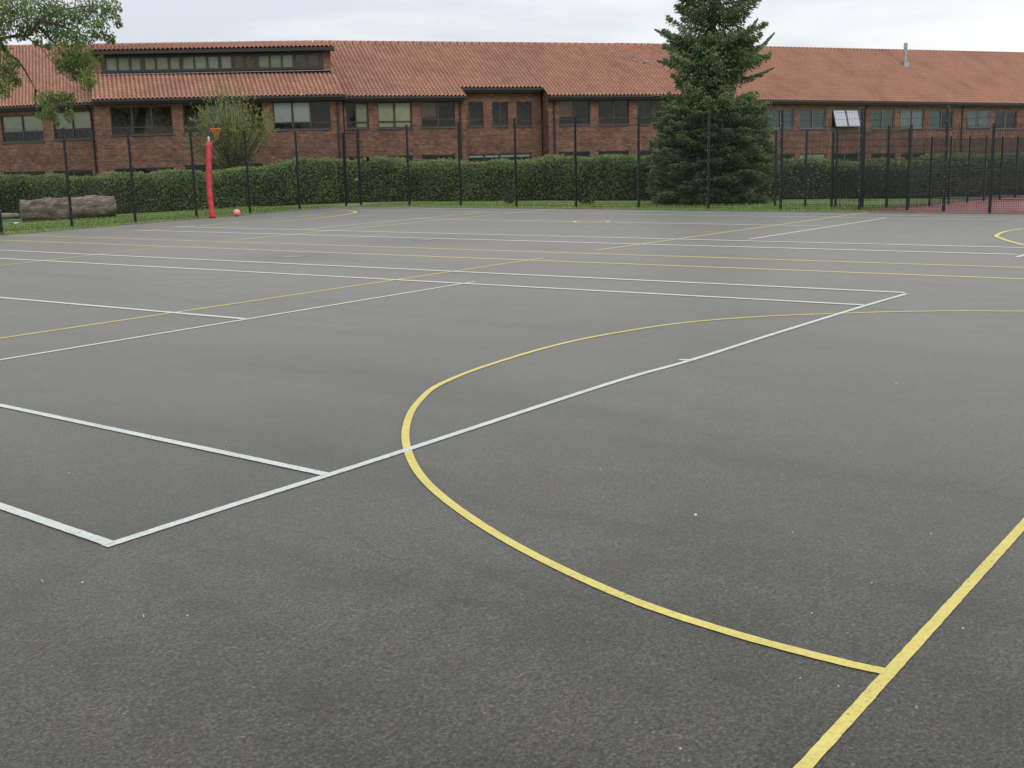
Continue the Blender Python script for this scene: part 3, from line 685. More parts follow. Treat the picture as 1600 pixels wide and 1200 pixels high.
# roof flue and vents
def roof_pt(E, zf, x, y):
    best = None
    for n in np.linspace(0, HF, 200):
        F = E.moved(n); u, z = F.sz(x, y); d = abs(z-zf(u, n))
        if best is None or d < best[0]: best = (d, F.at(u, zf(u, n)))
    return best[1]
p = roof_pt(EF, zFp, 1414, 103); g = MB()
g.box(p+[0, 0, .10], AR*[.21, .21, 0], NH*.2, np.array([0, 0, .2])); 
g.tube([p, p+[0, 0, 1.45]], .12, 12); g.tube([p+[0, 0, 1.32], p+[0, 0, 1.72]], .15, 12); g.tube([p+[0, 0, 1.72], p+[0, 0, 1.8]], [.17, .06], 12); bb(g, 'flue', METAL, smooth=False)
p = roof_pt(EC, zCe, 992, 95); g = MB(); g.tube([p-[0, 0, .1], p+[0, 0, .5]], .055, 8); g.tube([p+[0, 0, .02], p+[0, 0, .10]], [.14, .07], 8); bb(g, 'vent_pipe', LEAD)
p = roof_pt(EC, zCe, 1010.5, 101); g = MB(); g.tube([p-[0, 0, .1], p+[0, 0, .16]], .15, 10); g.tube([p+[0, 0, .16], p+[0, 0, .22]], [.2, .12], 10); bb(g, 'roof_vent', LEAD)

# ------------------------------------------------------------------ fences
FBLK = simple('black_green_steel', (.012, .014, .016), .45, .2, 8)
CLIPM = simple('galvanised_clip', (.22, .23, .24), .5, .2, 9, .3)
WIRE = simple('dark_wire', (.010, .014, .014), .5, .1, 8)
def post_mesh(h, wd=.07):
    mb = MB(); k = np.array
    mb.box((0, 0, h/2-.1), k([wd/2, 0, 0]), k([0, wd*.45, 0]), k([0, 0, h/2+.1])); mb.box((0, 0, h+.008), k([wd/2+.006, 0, 0]), k([0, wd*.5, 0]), k([0, 0, .008]))
    return mb
def clip_mesh(h, wd=.07):
    mb = MB(); k = np.array
    mb.box((0, -wd*.45-.004, h/2), k([.022, 0, 0]), k([0, .004, 0]), k([0, 0, h/2-.06])); mb.cur = 1
    for z in np.arange(.22, h, .41): mb.box((0, -wd*.45-.0145, z), k([.013, 0, 0]), k([0, .006, 0]), k([0, 0, .013]))
    return mb
def panel_mesh(h, L=1.0, low=1.22, vs=.05, length=2.6, wr=.0030):
    """unit-length panel along x (scaled per bay)"""
    mb = MB(); k = np.array; n = int(length/vs); r = .0022
    for i in range(n+1):
        x = i/n; mb.box((x, 0, h/2+.02), k([r/length, 0, 0]), k([0, r, 0]), k([0, 0, h/2-.02]))
    zs = list(np.arange(.05 if wr < .006 else .36, low, .066))+list(np.arange(low+.12, h, .2))+[h]
    for z in zs:
        for o in (-.006, .006): mb.box((.5, o, z), k([.5, 0, 0]), k([0, .0028, 0]), k([0, 0, wr if z < low else .0030]))
    return mb
_pc = {}
def fence(name, label, cat, posts, h, dense=1.22, wd=.07, skip=(), group=None, clips=True, hs=None, wr=.0034):
    """posts: ground points in order"""
    root = thing(name, label, cat, tuple(posts[0]), 0, group)
    pm = post_mesh(h, wd).build('post', FBLK); cm = clip_mesh(h, wd).build('clamp_bar', [FBLK, CLIPM]) if clips else None
    gm = panel_mesh(h-.04, low=dense, wr=wr).build('mesh_panel', WIRE)
    ang = lambda a, b_: math.atan2(b_[1]-a[1], b_[0]-a[0])
    for i, p in enumerate(posts):
        a = posts[max(i-1, 0)]; b_ = posts[min(i+1, len(posts)-1)]; o = pm if i == 0 else pm.copy()
        if i: COL.objects.link(o)
        if hs: o.scale[2] = hs[i]/h
        o.parent = root; o.location = Vector(p)-root.location; rz = ang(a, b_)
        nrm = np.array([math.sin(rz), -math.cos(rz)]);                       # local -y
        if nrm@(CAM[:2]-np.asarray(p)[:2]) < 0: rz += math.pi
        o.rotation_euler[2] = rz
        if cm is not None:
            c = cm if i == 0 else cm.copy()
            if i: COL.objects.link(c)
            c.parent = o
    first = True
    for i in range(len(posts)-1):
        if i in skip: continue
        a, b_ = np.asarray(posts[i]), np.asarray(posts[i+1]); o = gm if first else gm.copy()
        if not first: COL.objects.link(o)
        first = False; o.parent = root; o.location = Vector(a)-root.location; o.rotation_euler[2] = ang(a, b_); o.scale = (float(np.linalg.norm(b_-a)), 1, (hs[i]+hs[i+1])/2/h if hs else 1)
    return root
def on_line(P, Q, x):
    """point of ground line PQ at pixel column x"""
    lo, hi = -4.0, 4.0; f = lambda t: proj(P+(Q-P)*t)[0]; s = 1 if f(1) > f(0) else -1
    for _ in range(60):
        m = (lo+hi)/2
        if (f(m)-x)*s > 0: hi = m
        else: lo = m
    return P+(Q-P)*lo
fl0, fl1 = ground(0, 364.8), ground(541, 321.3)
LP = [on_line(fl0, fl1, x) for x in (3, 113, 212, 307.5, 391, 468.5, 541)]
LP = [LP[0]-(LP[1]-LP[0])*k for k in (3, 2, 1)]+LP
fence('mesh_fence', 'black mesh fence along the left court edge running past the log and red goal post', 'fence', LP, 2.93)
fb0, fb1 = ground(541, 320.6), ground(1474, 330.9)
BP = [on_line(fb0, fb1, x) for x in (564.5, 640, 720, 807, 900, 998, 1106.5, 1219.5, 1342.5, 1474)]
BP = BP+[BP[-1]+(BP[-1]-BP[-2])*k for k in (1, 2, 3)]
fence('mesh_fence', 'tall black mesh fence across the far end of the court before the conifer', 'fence', BP, 3.1, hs=[3.08, 3.12, 3.14, 3.14, 3.10, 3.06, 3.04, 2.98, 2.92, 2.84, 2.78, 2.72, 2.66])
# narrow gate in the corner
ga, gb = LP[-1]+(BP[0]-LP[-1])*.07, BP[0]-(BP[0]-LP[-1])*.06
gt = thing('corner_gate', 'narrow dark gate in the fence corner with a bar across its top', 'gate', tuple(ga), math.atan2((gb-ga)[1], (gb-ga)[0]))
L = float(np.linalg.norm(gb-ga)); g = MB(); k = np.array
for z in (.12, 1.2, 2.9): g.box((L/2, 0, z), k([L/2, 0, 0]), k([0, .02, 0]), k([0, 0, .025]))
for x in (.02, L-.02): g.box((x, 0, 1.5), k([.02, 0, 0]), k([0, .021, 0]), k([0, 0, 1.42]))
g.build('frame', FBLK, gt)
g = panel_mesh(2.85); o = g.build('mesh_infill', WIRE, gt); o.scale = (L, 1, 1)
g = MB(); g.box((L-.1, -.03, 1.05), k([.06, 0, 0]), k([0, .02, 0]), k([0, 0, .05])); g.build('latch', CLIPM, gt)
# fences of the red court beyond
R1 = [ground(x, y) for x, y in ((1211, 322), (1258, 322.5), (1305, 323.2), (1347, 324), (1385, 324.7), (1419, 325.5))]
fence('enclosure_fence', 'lower black fence set back on the grass behind the far court fence', 'fence', R1, 2.4, 1.1, .06, clips=False, wr=.0075)
R2 = [ground(x, y) for x, y in ((1419, 325.5), (1452, 322.7), (1482, 319.6), (1511, 316.8), (1537, 314.2), (1562, 311.8), (1586, 309.6), (1609, 307.4), (1631, 305.3))]
fence('enclosure_fence', 'black fence running away beside the red court in front of the dark hedge', 'fence', R2, 2.05, 1.1, .055, clips=False, wr=.0075)
R3 = [ground(x, y) for x, y in ((1299, 324.4), (1417.5, 328.6), (1546, 333.0), (1690, 338))]
fence('enclosure_fence', 'low black fence close behind the far court fence at the edge of the red court', 'fence', R3, 2.3, 1.1, .055, clips=False, wr=.0075)

# ------------------------------------------------------------------ hedges
HEDGE = leafmat('hedge_leaf', [(.08, (.08, .115, .05)), (.4, (.135, .195, .07)), (.68, (.195, .26, .09)), (.9, (.27, .31, .115)), (1, (.34, .26, .12))], 1.6)
CORE = simple('hedge_inside', (.016, .022, .010), .9, .3, 3)
def hedge(name, label, path, hs, wd, dens, size):
    """path: ground points of the front foot; h0..h1 heights"""
    P = np.array(path); seg = np.linalg.norm(np.diff(P, axis=0), axis=1); cum = np.r_[0, np.cumsum(seg)]; L = cum[-1]
    root = thing(name, label, 'hedge', tuple(P[0])); O = np.array(P[0]); h0 = max(hs)
    def pt(s):
        s = np.atleast_1d(s); return np.stack([np.interp(s, cum, P[:, i]) for i in range(3)], 1)
    def nrm(s):
        i = np.clip(np.searchsorted(cum, s)-1, 0, len(seg)-1); d = np.diff(P, axis=0)[i]/seg[i][:, None]
        n = np.stack([-d[:, 1], d[:, 0], 0*d[:, 0]], 1); sg = np.sign((n*(P[i]-CAM)).sum(1))[:, None]; return n*sg
    ph = RNG.random(6)*6
    def H(s): return np.interp(s, cum, hs)-.08+.07*np.sin(s*.9+ph[0])+.05*np.sin(s*2.3+ph[1])+.03*np.sin(s*5.1+ph[2])
    def B(s, z): return .10*np.sin(s*1.1+z*1.7+ph[3])+.07*np.sin(s*2.9-z*2+ph[4])
    # dark twiggy core
    ns = int(L/.5)+2; ss = np.linspace(0, L, ns); prof = [(.16, .0), (.14, .5), (.2, .85), (.35, .95), (1, .97), (1, 0.)]; V = []
    for a, b_ in prof:
        q = pt(ss)+nrm(ss)*((wd*a if a > .5 else a)+B(ss, b_*h0) if a < .9 else np.full(ns, wd))[:, None]; q[:, 2] = H(ss)*b_-.08*(b_ > 0); V.append(q)
    V = np.stack(V, 1); m = len(prof); idx = np.arange(ns*m).reshape(ns, m); F = np.stack([idx[:-1, :-1], idx[1:, :-1], idx[1:, 1:], idx[:-1, 1:]], -1).reshape(-1, 4)
    np_mesh('twig_core', V.reshape(-1, 3)-O, F, CORE, root)
    nf = int(L*h0*dens); s = RNG.random(nf)*L; zz = RNG.random(nf)**.9
    z = zz*H(s); q = pt(s)+nrm(s)*(B(s, z)+RNG.normal(0, .06, nf)+.03)[:, None]+nrm(s)*(np.clip(zz-.85, 0, 1)*1.2)[:, None]; q[:, 2] = z+RNG.normal(0, .02, nf)
    nt_ = int(L*wd*dens*.8); s2 = RNG.random(nt_)*L; q2 = pt(s2)+nrm(s2)*(.15+RNG.random(nt_)*wd*.8)[:, None]; q2[:, 2] = H(s2)+RNG.normal(0, .045, nt_)
    t = np.r_[np.clip(RNG.random(nf)*.8+.1*(zz > .8), 0, 1), np.clip(RNG.random(nt_)*.7+.42, 0, 1)]  # top leaves get a lighter tint: skylight painted into their colour
    C = np.vstack([q, q2]); n = len(C)
    D = unit(RNG.normal(size=(n, 3))+np.array([0, 0, .35]))
    leaf_mesh('foliage', C-O, RNG.uniform(.7, 1.35, n)*size, RNG.uniform(.45, .8, n)*size, HEDGE, root, D, t)
    return root
hedge('clipped_hedge', 'dense clipped hedge behind the log and the left fence', [ground(x, y) for x, y in ((-150, 352), (0, 341), (120, 337), (250, 330), (400, 322), (470, 319), (530, 316.6))], [1.5, 1.6, 1.55, 1.5, 1.68, 1.88, 1.98], 1.3, 560, .082)
hedge('clipped_hedge', 'dense clipped hedge behind the far fence between the corner gate and the conifer', [ground(x, y) for x, y in ((505, 316.6), (575, 314.6), (650, 313.6), (760, 313), (900, 312), (1010, 312), (1075, 312.5))], [1.95, 2.0, 1.7, 1.72, 1.72, 1.85, 1.7], 1.4, 560, .082)
hedge('clipped_hedge', 'dark hedge with brownish top behind the red court right of the conifer', [ground(x, y) for x, y in ((1110, 312), (1240, 310), (1400, 309), (1600, 303), (1720, 299))], [1.45, 1.42, 1.42, 1.48, 1.48], 1.4, 380, .09)

# ------------------------------------------------------------------ conifer
BARK = simple('bark', (.07, .05, .035), .9, .4, 9)
CONI = leafmat('conifer_needles', [(.05, (.07, .105, .056)), (.4, (.115, .17, .078)), (.7, (.165, .225, .10)), (1, (.25, .30, .15))], 1.3, .30, .6)
cb = ground(1112, 317); con = thing('conifer_tree', 'tall dark green conifer standing in the hedge line behind the far fence', 'tree', tuple(cb))
g = MB(); g.tube([(0, 0, -.1), (.03, .02, 2), (-.02, .03, 6), (0, 0, 10), (.02, 0, 13.2)], [.24, .2, .14, .08, .015], 10); g.build('trunk', BARK, con, smooth=True)
def env(z): return float(np.interp(z, [0, .4, 1.2, 2.4, 3.2, 3.7, 4.3, 5.2, 6.3, 7.3, 9, 11.5, 13.4], [2.1, 2.28, 2.25, 2.1, 1.98, 1.75, 1.75, 1.95, 1.98, 1.75, 1.35, .75, .1]))
Cs, Ds, Ts, Ls = [], [], [], []; lim = MB()
nbr = 0; zlist = [.1+3.6*random.random()**.9 for _ in range(430)]+[3.4+random.random()**1.1*9.7 for _ in range(310)]
for z in sorted(zlist):
    low = z < 3.5; nbr += 1; a = nbr*2.39996+random.uniform(-.4, .4)
    R = env(z)*(random.uniform(.72, 1.03) if random.random() < .8 else random.uniform(.5, 1.12))
    if low: R = env(z)*random.uniform(.8, 1.02)
    if not low: R *= .88+.15*math.sin(z*4.1+a*2)*math.sin(z*1.3+1)+.06*math.sin(a*5+z*9)
    dirh = np.array([math.cos(a), math.sin(a), 0])
    if 3.95 < z < 4.95 and dirh@AR > .2: R *= .5
    droop = random.uniform(.06, .22) if low else random.uniform(.16, .40); up = random.uniform(.05, .22) if low else random.uniform(.15, .5)
    m = 9; pts = []; sw = random.uniform(-.18, .18); side = np.cross(dirh, [0, 0, 1])
    for k in range(m):
        t = k/(m-1); zz = z+R*(-droop*math.sin(min(t*1.45, 1)*math.pi*.62)+up*max(0, t-.55)**1.5*2.0)
        pts.append(dirh*R*t+side*sw*R*t*t+np.array([0, 0, zz]))
    if z < 9: lim.tube(pts, [.035*(1-.85*k/(m-1)) for k in range(m)], 4, False)
    nl = int((300 if low else 330)*(R/2.0)*(1 if z < 7.8 else .4))
    for _ in range(nl):
        t = random.random()**.55; t = .12+.92*t; j = min(int(t*(m-1)), m-2); f = t*(m-1)-j; p = pts[j]*(1-f)+pts[j+1]*f
        spread = (.36 if low else .27)*math.sin(min(1, t)*math.pi*.8+.35)
        sd = random.gauss(0, 1)*spread; hang = abs(random.gauss(0, 1))*(.13 if low else .20)*(1.15-.6*t)
        Cs.append(p+side*sd+np.array([0, 0, .05-hang])); Ds.append(dirh*(.5+.4*t)+side*sd*1.6+np.array([0, 0, (-.9 if not low else -.3)+1.0*max(0, t-.6)+random.gauss(0, .3)]))
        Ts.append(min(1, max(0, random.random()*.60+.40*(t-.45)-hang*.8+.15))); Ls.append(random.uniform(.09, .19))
for (tx, ty, zb, lift) in ((1182, 33, 5.6, .9), (1207, 55, 5.2, .9), (1206, 108, 4.4, .35), (1026, 48, 5.9, .5), (1030, 96, 4.7, .1), (1022, 150, 3.6, .0)):
    tip = at_depth(tx, ty, (cb-CAM)@AF-.2)-cb; st_ = np.array([0, 0, zb]); m = 9; pts = []
    for k in range(m):
        t = k/(m-1); pts.append(st_*(1-t)+tip*t+np.array([0, 0, -lift*.55*math.sin(t*math.pi)]))
    lim.tube(pts, [.04*(1-.85*k/(m-1)) for k in range(m)], 4, False); dirh = unit(tip*[1, 1, 0]); side = np.cross(dirh, [0, 0, 1])
    for _ in range(640):
        t = .1+.92*random.random()**.6; j = min(int(t*(m-1)), m-2); f = t*(m-1)-j; p = pts[j]*(1-f)+pts[j+1]*f
        sd = random.gauss(0, 1)*.2*(1.15-t); hang = abs(random.gauss(0, 1))*.17*(1.12-t)
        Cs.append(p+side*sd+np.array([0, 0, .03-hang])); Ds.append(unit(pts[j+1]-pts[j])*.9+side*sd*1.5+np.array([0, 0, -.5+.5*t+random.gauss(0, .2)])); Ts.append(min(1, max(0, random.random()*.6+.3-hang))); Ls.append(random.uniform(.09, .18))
lim.build('branches', BARK, con)
Cs = np.array(Cs); Ls = np.array(Ls); Cs[:, 2] = np.maximum(Cs[:, 2], .03)
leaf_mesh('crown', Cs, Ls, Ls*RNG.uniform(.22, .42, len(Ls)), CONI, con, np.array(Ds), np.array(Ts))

# ------------------------------------------------------------------ young feathery tree behind the hedge
YL = leafmat('young_leaf', [(.05, (.115, .15, .045)), (.45, (.195, .245, .075)), (.8, (.28, .325, .10)), (1, (.36, .37, .15))], 2.2, .45)
yb = np.array([*at_depth(366, 262, 52.5)[:2], 0]); yt = thing('young_tree', 'feathery yellow green young tree rising behind the hedge near the goal post', 'tree', tuple(yb))
g = MB(); g.tube([(0, 0, -.1), (.05, 0, .8), (0, .05, 1.6)], [.1, .085, .06], 8); g.build('trunk', BARK, yt)
Cs, Ds, Ts = [], [], []; st = MB()
pxm = 52.5/FPX
for i in range(170):
    a = random.uniform(0, 6.283); lean = 1.12*math.sqrt(random.random())*random.uniform(.75, 1.0); hgt = random.uniform(2.8, 4.2)*math.sqrt(max(.05, 1-(lean/1.36)**2))+.25; z0 = random.uniform(.7, 1.7)
    if random.random() < .2: hgt *= random.uniform(.9, 1.12)
    d = np.array([math.cos(a), math.sin(a), 0]); P = []
    for k in range(7):
        t = k/6; P.append(np.array([0, 0, z0])+d*(lean*2.4*t**.8)+np.array([0, 0, hgt*(t-.22*lean*t*t)]))
    st.tube(P, [.022*(1-.9*k/6)+.002 for k in range(7)], 4, False)
    for _ in range(36):
        t = random.random()**.62; j = min(int(t*6), 5); f = t*6-j; p = P[j]*(1-f)+P[j+1]*f; ax = unit(P[j+1]-P[j])
        q = np.array([random.gauss(0, 1), random.gauss(0, 1), random.gauss(0, .6)]); Cs.append(p+q*(.17*(1-t)+.045)); Ds.append(ax*1.1+q*.45); Ts.append(min(1, random.random()*.7+.3*t))
st.build('stems', BARK, yt)
Cs = np.array(Cs); leaf_mesh('crown', Cs, RNG.uniform(.09, .19, len(Cs)), RNG.uniform(.025, .05, len(Cs)), YL, yt, np.array(Ds), np.array(Ts))

# ------------------------------------------------------------------ big broadleaf tree whose branches hang into the top left
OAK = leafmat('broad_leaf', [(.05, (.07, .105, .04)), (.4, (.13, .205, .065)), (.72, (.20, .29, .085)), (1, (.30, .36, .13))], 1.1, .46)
TD = 38.5
tb = np.array([*at_depth(-190, 300, 41)[:2], 0]); ot = thing('broadleaf_tree', 'large broadleaf tree with branches hanging into the upper left corner', 'tree', tuple(tb))
crown_px = [(20, 18, 44, 38), (-20, 40, 40, 40), (70, 12, 38, 28), (50, 45, 26, 20), (100, 30, 40, 24), (140, 18, 34, 22), (172, 16, 20, 18), (184, 36, 9, 9), (168, 58, 13, 10), (90, 52, 26, 18), (120, 60, 32, 18), (152, 42, 20, 12),
            (112, 84, 34, 22), (128, 100, 26, 20), (100, 104, 18, 14), (137, 124, 14, 20), (118, 120, 14, 10), (8, 108, 22, 22), (2, 135, 20, 20), (24, 128, 10, 10), (175, 64, 6, 5), (58, 66, 9, 8), (32, 58, 12, 7), (76, 72, 10, 6), (152, 56, 12, 6),
            (72, 158, 18, 16), (92, 152, 18, 12), (110, 156, 12, 12), (80, 178, 14, 14), (62, 180, 8, 6), (108, 180, 8, 12), (88, 192, 7, 7), (26, 100, 8, 6), (158, 92, 5, 6)]
limbs_px = [[(-190, 60), (-100, 70), (-40, 66), (0, 61), (28, 55), (42, 58), (62, 72), (84, 100)], [(-190, 60), (-90, 55), (-20, 45), (0, 66), (9, 80), (15, 87), (27, 93), (38, 108), (50, 130), (56, 140), (72, 150), (88, 164)],
            [(42, 58), (62, 32), (90, 16), (130, 10), (172, 8)], [(62, 32), (96, 40), (120, 52), (150, 60)], [(60, 42), (84, 66), (104, 92), (128, 110)], [(-40, 66), (-10, 30), (20, 12), (60, -10)], [(56, 140), (54, 156), (58, 176)], [(27, 93), (20, 112), (10, 130)]]
g = MB(); g.tube([(0, 0, -.2), (.1, 0, 1.5), (.05, .1, 3.2), at_depth(-190, 60, 40)-tb, at_depth(-170, -80, 40.5)-tb, at_depth(-200, -260, 41)-tb], [.5, .38, .34, .28, .2, .05], 10); g.build('trunk', BARK, ot, smooth=True)
g = MB()
for li, L_ in enumerate(limbs_px):
    n = len(L_); r0 = .15 if li < 2 else .05
    g.tube([at_depth(x, y, 40 if x < -150 else TD+.8*math.sin(x*.03+li))-tb for x, y in L_], [max(.010, (r0*(1-i/(n-.6)) if li >= 2 else r0*(1-i/n)**1.6*.9)) for i in range(n)], 6, False)
for (x, y, rx, ry) in crown_px:                                             # twigs inside the clumps
    for _ in range(5):
        a = at_depth(x+random.gauss(0, .25)*rx, y+random.gauss(0, .25)*ry, TD)-tb; b_ = at_depth(x+random.uniform(-.9, .9)*rx, y+random.uniform(-.9, .9)*ry, TD+random.uniform(-.5, .5))-tb
        g.tube([a, (a+b_)/2+[0, 0, .05], b_], [.012, .008, .004], 4, False)
g.build('branches', BARK, ot)
Cs, Ts, Ds = [], [], []
s = TD/FPX
big = [(x, y, rx, ry) for x, y, rx, ry in crown_px]
for _ in range(46): big.append((random.uniform(-430, -45), random.uniform(-330, 120), random.uniform(40, 70), random.uniform(35, 60)))
for _ in range(16): big.append((random.uniform(-40, 150), random.uniform(-260, -45), random.uniform(35, 60), random.uniform(25, 45)))
for (x, y, rx, ry) in big:
    c = at_depth(x, y, TD+random.uniform(-.6, .6))-tb; vis = x > -60 and y > -40
    n = int((rx*ry)*(.80 if vis else .25))+16
    for _ in range(n):
        q = np.array([random.gauss(0, 1) for _ in range(3)]); q = q/np.linalg.norm(q)*random.random()**.45
        p = c+AR*q[0]*rx*s+AU*q[1]*ry*s+AF*q[2]*max(rx, ry)*s*.9
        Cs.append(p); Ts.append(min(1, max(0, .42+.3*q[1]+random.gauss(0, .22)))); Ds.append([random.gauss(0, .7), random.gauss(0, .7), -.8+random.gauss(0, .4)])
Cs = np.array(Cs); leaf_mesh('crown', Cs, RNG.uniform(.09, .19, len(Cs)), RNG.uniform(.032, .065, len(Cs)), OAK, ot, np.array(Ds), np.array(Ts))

# ------------------------------------------------------------------ log, plank
def log_mat():
    m, nt, b = new_mat('weathered_log'); v = coord(nt)
    mpn = N(nt, 'ShaderNodeMapping'); mpn.inputs['Scale'].default_value = (.6, 3, 3); nt.links.new(v, mpn.inputs[0])
    f = noise(nt, mpn.outputs[0], 2.2, 6, .65)
    c = ramp(nt, f, [(.32, (.05, .042, .033)), (.47, (.14, .112, .085)), (.57, (.20, .16, .12)), (.70, (.38, .30, .21))])
    nt.links.new(c, b.inputs['Base Color']); b.inputs['Roughness'].default_value = .9; bump(nt, b, f, .9, .05)
    return m
la, lb = ground(36, 345.8), ground(183, 339.5); LR = .375
ld = unit(lb-la); ln_ = np.array([-ld[1], ld[0], 0]); ln_ = ln_ if ln_@(la-CAM) > 0 else -ln_
lg = thing('fallen_log', 'thick weathered log with peeling pale wood lying on grass behind the left fence', 'log', tuple(la+ln_*LR)); LL = float(np.linalg.norm(lb-la))
V, F = [], []; nn, mm = 40, 28
for i in range(nn+1):
    t = i/nn
    for k_ in range(mm):
        a = 2*math.pi*k_/mm; r = LR*(1+.06*t)*(1+.07*math.sin(3*a+t*5)+.06*math.sin(5*a+t*17)+.03*math.sin(t*21+2*a)+.03*math.sin(9*a-t*8)+RNG.normal(0, .022))
        p = ld*LL*t+ln_*r*math.cos(a)*1.0+np.array([0, 0, LR*.96+r*math.sin(a)]); p[2] = max(p[2], .0); V.append(p)
for i in range(nn):
    for k_ in range(mm): F.append((i*mm+k_, i*mm+(k_+1) % mm, (i+1)*mm+(k_+1) % mm, (i+1)*mm+k_))
np_mesh('bark_body', np.array(V), np.array(F), log_mat(), lg, smooth=True)
cut = simple('cut_wood', (.20, .15, .10), .9, .35, 12)
g = MB()
for e in (0, nn):
    ring = [V[e*mm+k_] for k_ in range(mm)]; c = sum(ring)/mm
    for k_ in range(mm): g.quad([c+ld*(.02 if e else -.02), ring[k_], ring[(k_+1) % mm]])
g.build('cut_end', cut, lg)
pa, pb = ground(-30, 346), ground(30, 342.5); dv = unit(pb-pa); pn = np.array([-dv[1], dv[0], 0])
g = MB(); ctr = (pa+pb)/2
g.tube([pa-ctr+[0, 0, .13], (pa+pb)/2-ctr+[0, 0, .15], pb-ctr+[0, 0, .14]], [.10, .11, .08], 9)
o = g.build('fallen_branch', simple('grey_wood', (.26, .24, .21), .9, .3, 8), smooth=True); o.location = ctr
tag(o, 'pale grey fallen branch lying left of the thick log', 'branch')

# ------------------------------------------------------------------ netball post, ball
RED = simple('red_padding', (.44, .028, .03), .55, .24, 4)
nb0 = ground(332, 340.5); dep = (nb0-CAM)@AF
def npx(x, y): return at_depth(x, y, dep)-nb0
net = thing('netball_post', 'leaning netball post wrapped in bright red padding with an orange ring', 'netball post', tuple(nb0))
P = [npx(x, y) for x, y in ((332.3, 340.5), (331.2, 332), (329.3, 318), (327.6, 300), (326.4, 275), (326.2, 250), (326.3, 222.5))]
P = [P[0]-[0, 0, .0]]+P[1:]
dense = smooth_path(P, 4); rr = [.094+.006*math.sin(i*1.9)+(.010 if i < 5 else 0) for i in range(len(dense))]
g = MB(); g.tube(dense, rr, 16); g.build('padding', RED, net, smooth=True)
g = MB()
for i in (2, 5, 10, 15, 20): g.tube([dense[i]-[0, 0, .018], dense[i]+[0, 0, .018]], [rr[i]+.004]*2, 16)
g.build('strap', simple('red_strap', (.40, .02, .025), .5, .1, 5), net)
g = MB(); g.tube([npx(326.3, 224), npx(325.8, 212), npx(325.4, 204)], .04, 10); g.build('pole', simple('white_pole', (.55, .57, .57), .4, .2, 12), net, smooth=True)
g = MB(); g.tube([npx(325.6, 213.5), npx(325.3, 202)], .05, 10); g.tube([npx(325.35, 202.4), npx(325.25, 199.5)], [.055, .045], 10); g.build('collar', FBLK, net)
ORG = simple('orange_steel', (.62, .19, .03), .45, .15, 9)
rc = npx(337.3, 201.3); RR = .175; g = MB()
g.tube([rc+AR*RR*math.cos(t)+NH*RR*math.sin(t) for t in np.linspace(0, 2*math.pi, 33)], .011, 6, False)
g.tube([npx(325.4, 203), rc-AR*RR], .014, 6); g.tube([npx(325.4, 209), npx(328, 206), rc-AR*RR*.98], .010, 6); g.build('ring', ORG, net)
g = MB()
for t in np.linspace(0, 2*math.pi, 11)[:-1]:
    e = rc+AR*RR*math.cos(t)+NH*RR*math.sin(t); t2 = t+.5
    b1 = rc+(AR*math.cos(t2)+NH*math.sin(t2))*RR*.55-[0, 0, .17]; b2 = rc+(AR*math.cos(t2)+NH*math.sin(t2))*RR*.12-[0, 0, .36]
    g.tube([e, b1, b2], .0034, 4, False)
    t2 = t-.5; b1 = rc+(AR*math.cos(t2)+NH*math.sin(t2))*RR*.55-[0, 0, .17]; g.tube([e, b1], .0034, 4, False)
g.build('net', simple('orange_cord', (.58, .20, .04), .8, .15, 9), net)
bc = ground(370.5, 338.3); r = .125; V, F = [], []
g = MB(); n1, n2 = 14, 24
for i in range(n1+1):
    for k_ in range(n2): a, b_ = math.pi*i/n1, 2*math.pi*k_/n2; g.v.append((r*math.sin(a)*math.cos(b_), r*math.sin(a)*math.sin(b_), r*math.cos(a)))
for i in range(n1):
    for k_ in range(n2): g.f.append((i*n2+k_, (i+1)*n2+k_, (i+1)*n2+(k_+1) % n2, i*n2+(k_+1) % n2)); g.uv.append([(0, 0)]*4); g.mi.append(0)
o = g.build('netball', simple('pink_rubber', (.78, .24, .27), .5, .12, 14), smooth=True); o.location = (bc[0], bc[1], r)
tag(o, 'pink ball resting at the court edge right of the red post', 'ball')

# ------------------------------------------------------------------ drains, litter, weeds, stones
for (px, py, lab) in ((455, 401, 'nearer grey drain cover in a dark damp patch on the court'), (665, 374.8, 'farther grey drain cover just below the distant white tennis lines')):
    p = ground(px, py); dc = thing('drain_cover', lab, 'drain cover', (p[0], p[1], 0), .1, 'drain covers on the court'); k = np.array
    g = MB(); 
    for sx, sy, lx, ly in ((0, .19, .21, .02), (0, -.19, .21, .02), (.19, 0, .02, .17), (-.19, 0, .02, .17)): g.box((sx, sy, .002), k([lx, 0, 0]), k([0, ly, 0]), k([0, 0, .003]))
    g.build('frame', simple('iron_frame', (.12, .12, .115), .5, .2, 9), dc)
    g = MB()
    for i in range(7): g.box((-.15+i*.05, 0, .0015), k([.018, 0, 0]), k([0, .168, 0]), k([0, 0, .002]))
    g.build('grate', simple('iron_grate', (.19, .19, .185), .45, .2, 9), dc)
p = ground(22, 352.5); g = MB()
rows = []
for i in range(7):
    rows.append([np.array([(i-3)*.05+RNG.normal(0, .012), (j-2)*.055+RNG.normal(0, .012), .03+.06*abs(math.sin(i*1.3+j*2.1))+.02*RNG.random()]) for j in range(5)])
for i in range(6):
    for j in range(4):
        g.cur = 1 if i < 3 else 0; g.quad([rows[i][j], rows[i+1][j], rows[i+1][j+1], rows[i][j+1]])
o = g.build('litter_bag', [simple('white_plastic', (.75, .77, .8), .35, .05, 9), simple('blue_plastic', (.16, .18, .34), .4, .2, 9)]); o.location = (p[0], p[1], 0); o.rotation_euler[2] = -.9
tag(o, 'crumpled white and blue plastic litter at the court edge left of the log', 'litter')
STONE = simple('pale_stone', (.45, .44, .41), .8, .15, 40)
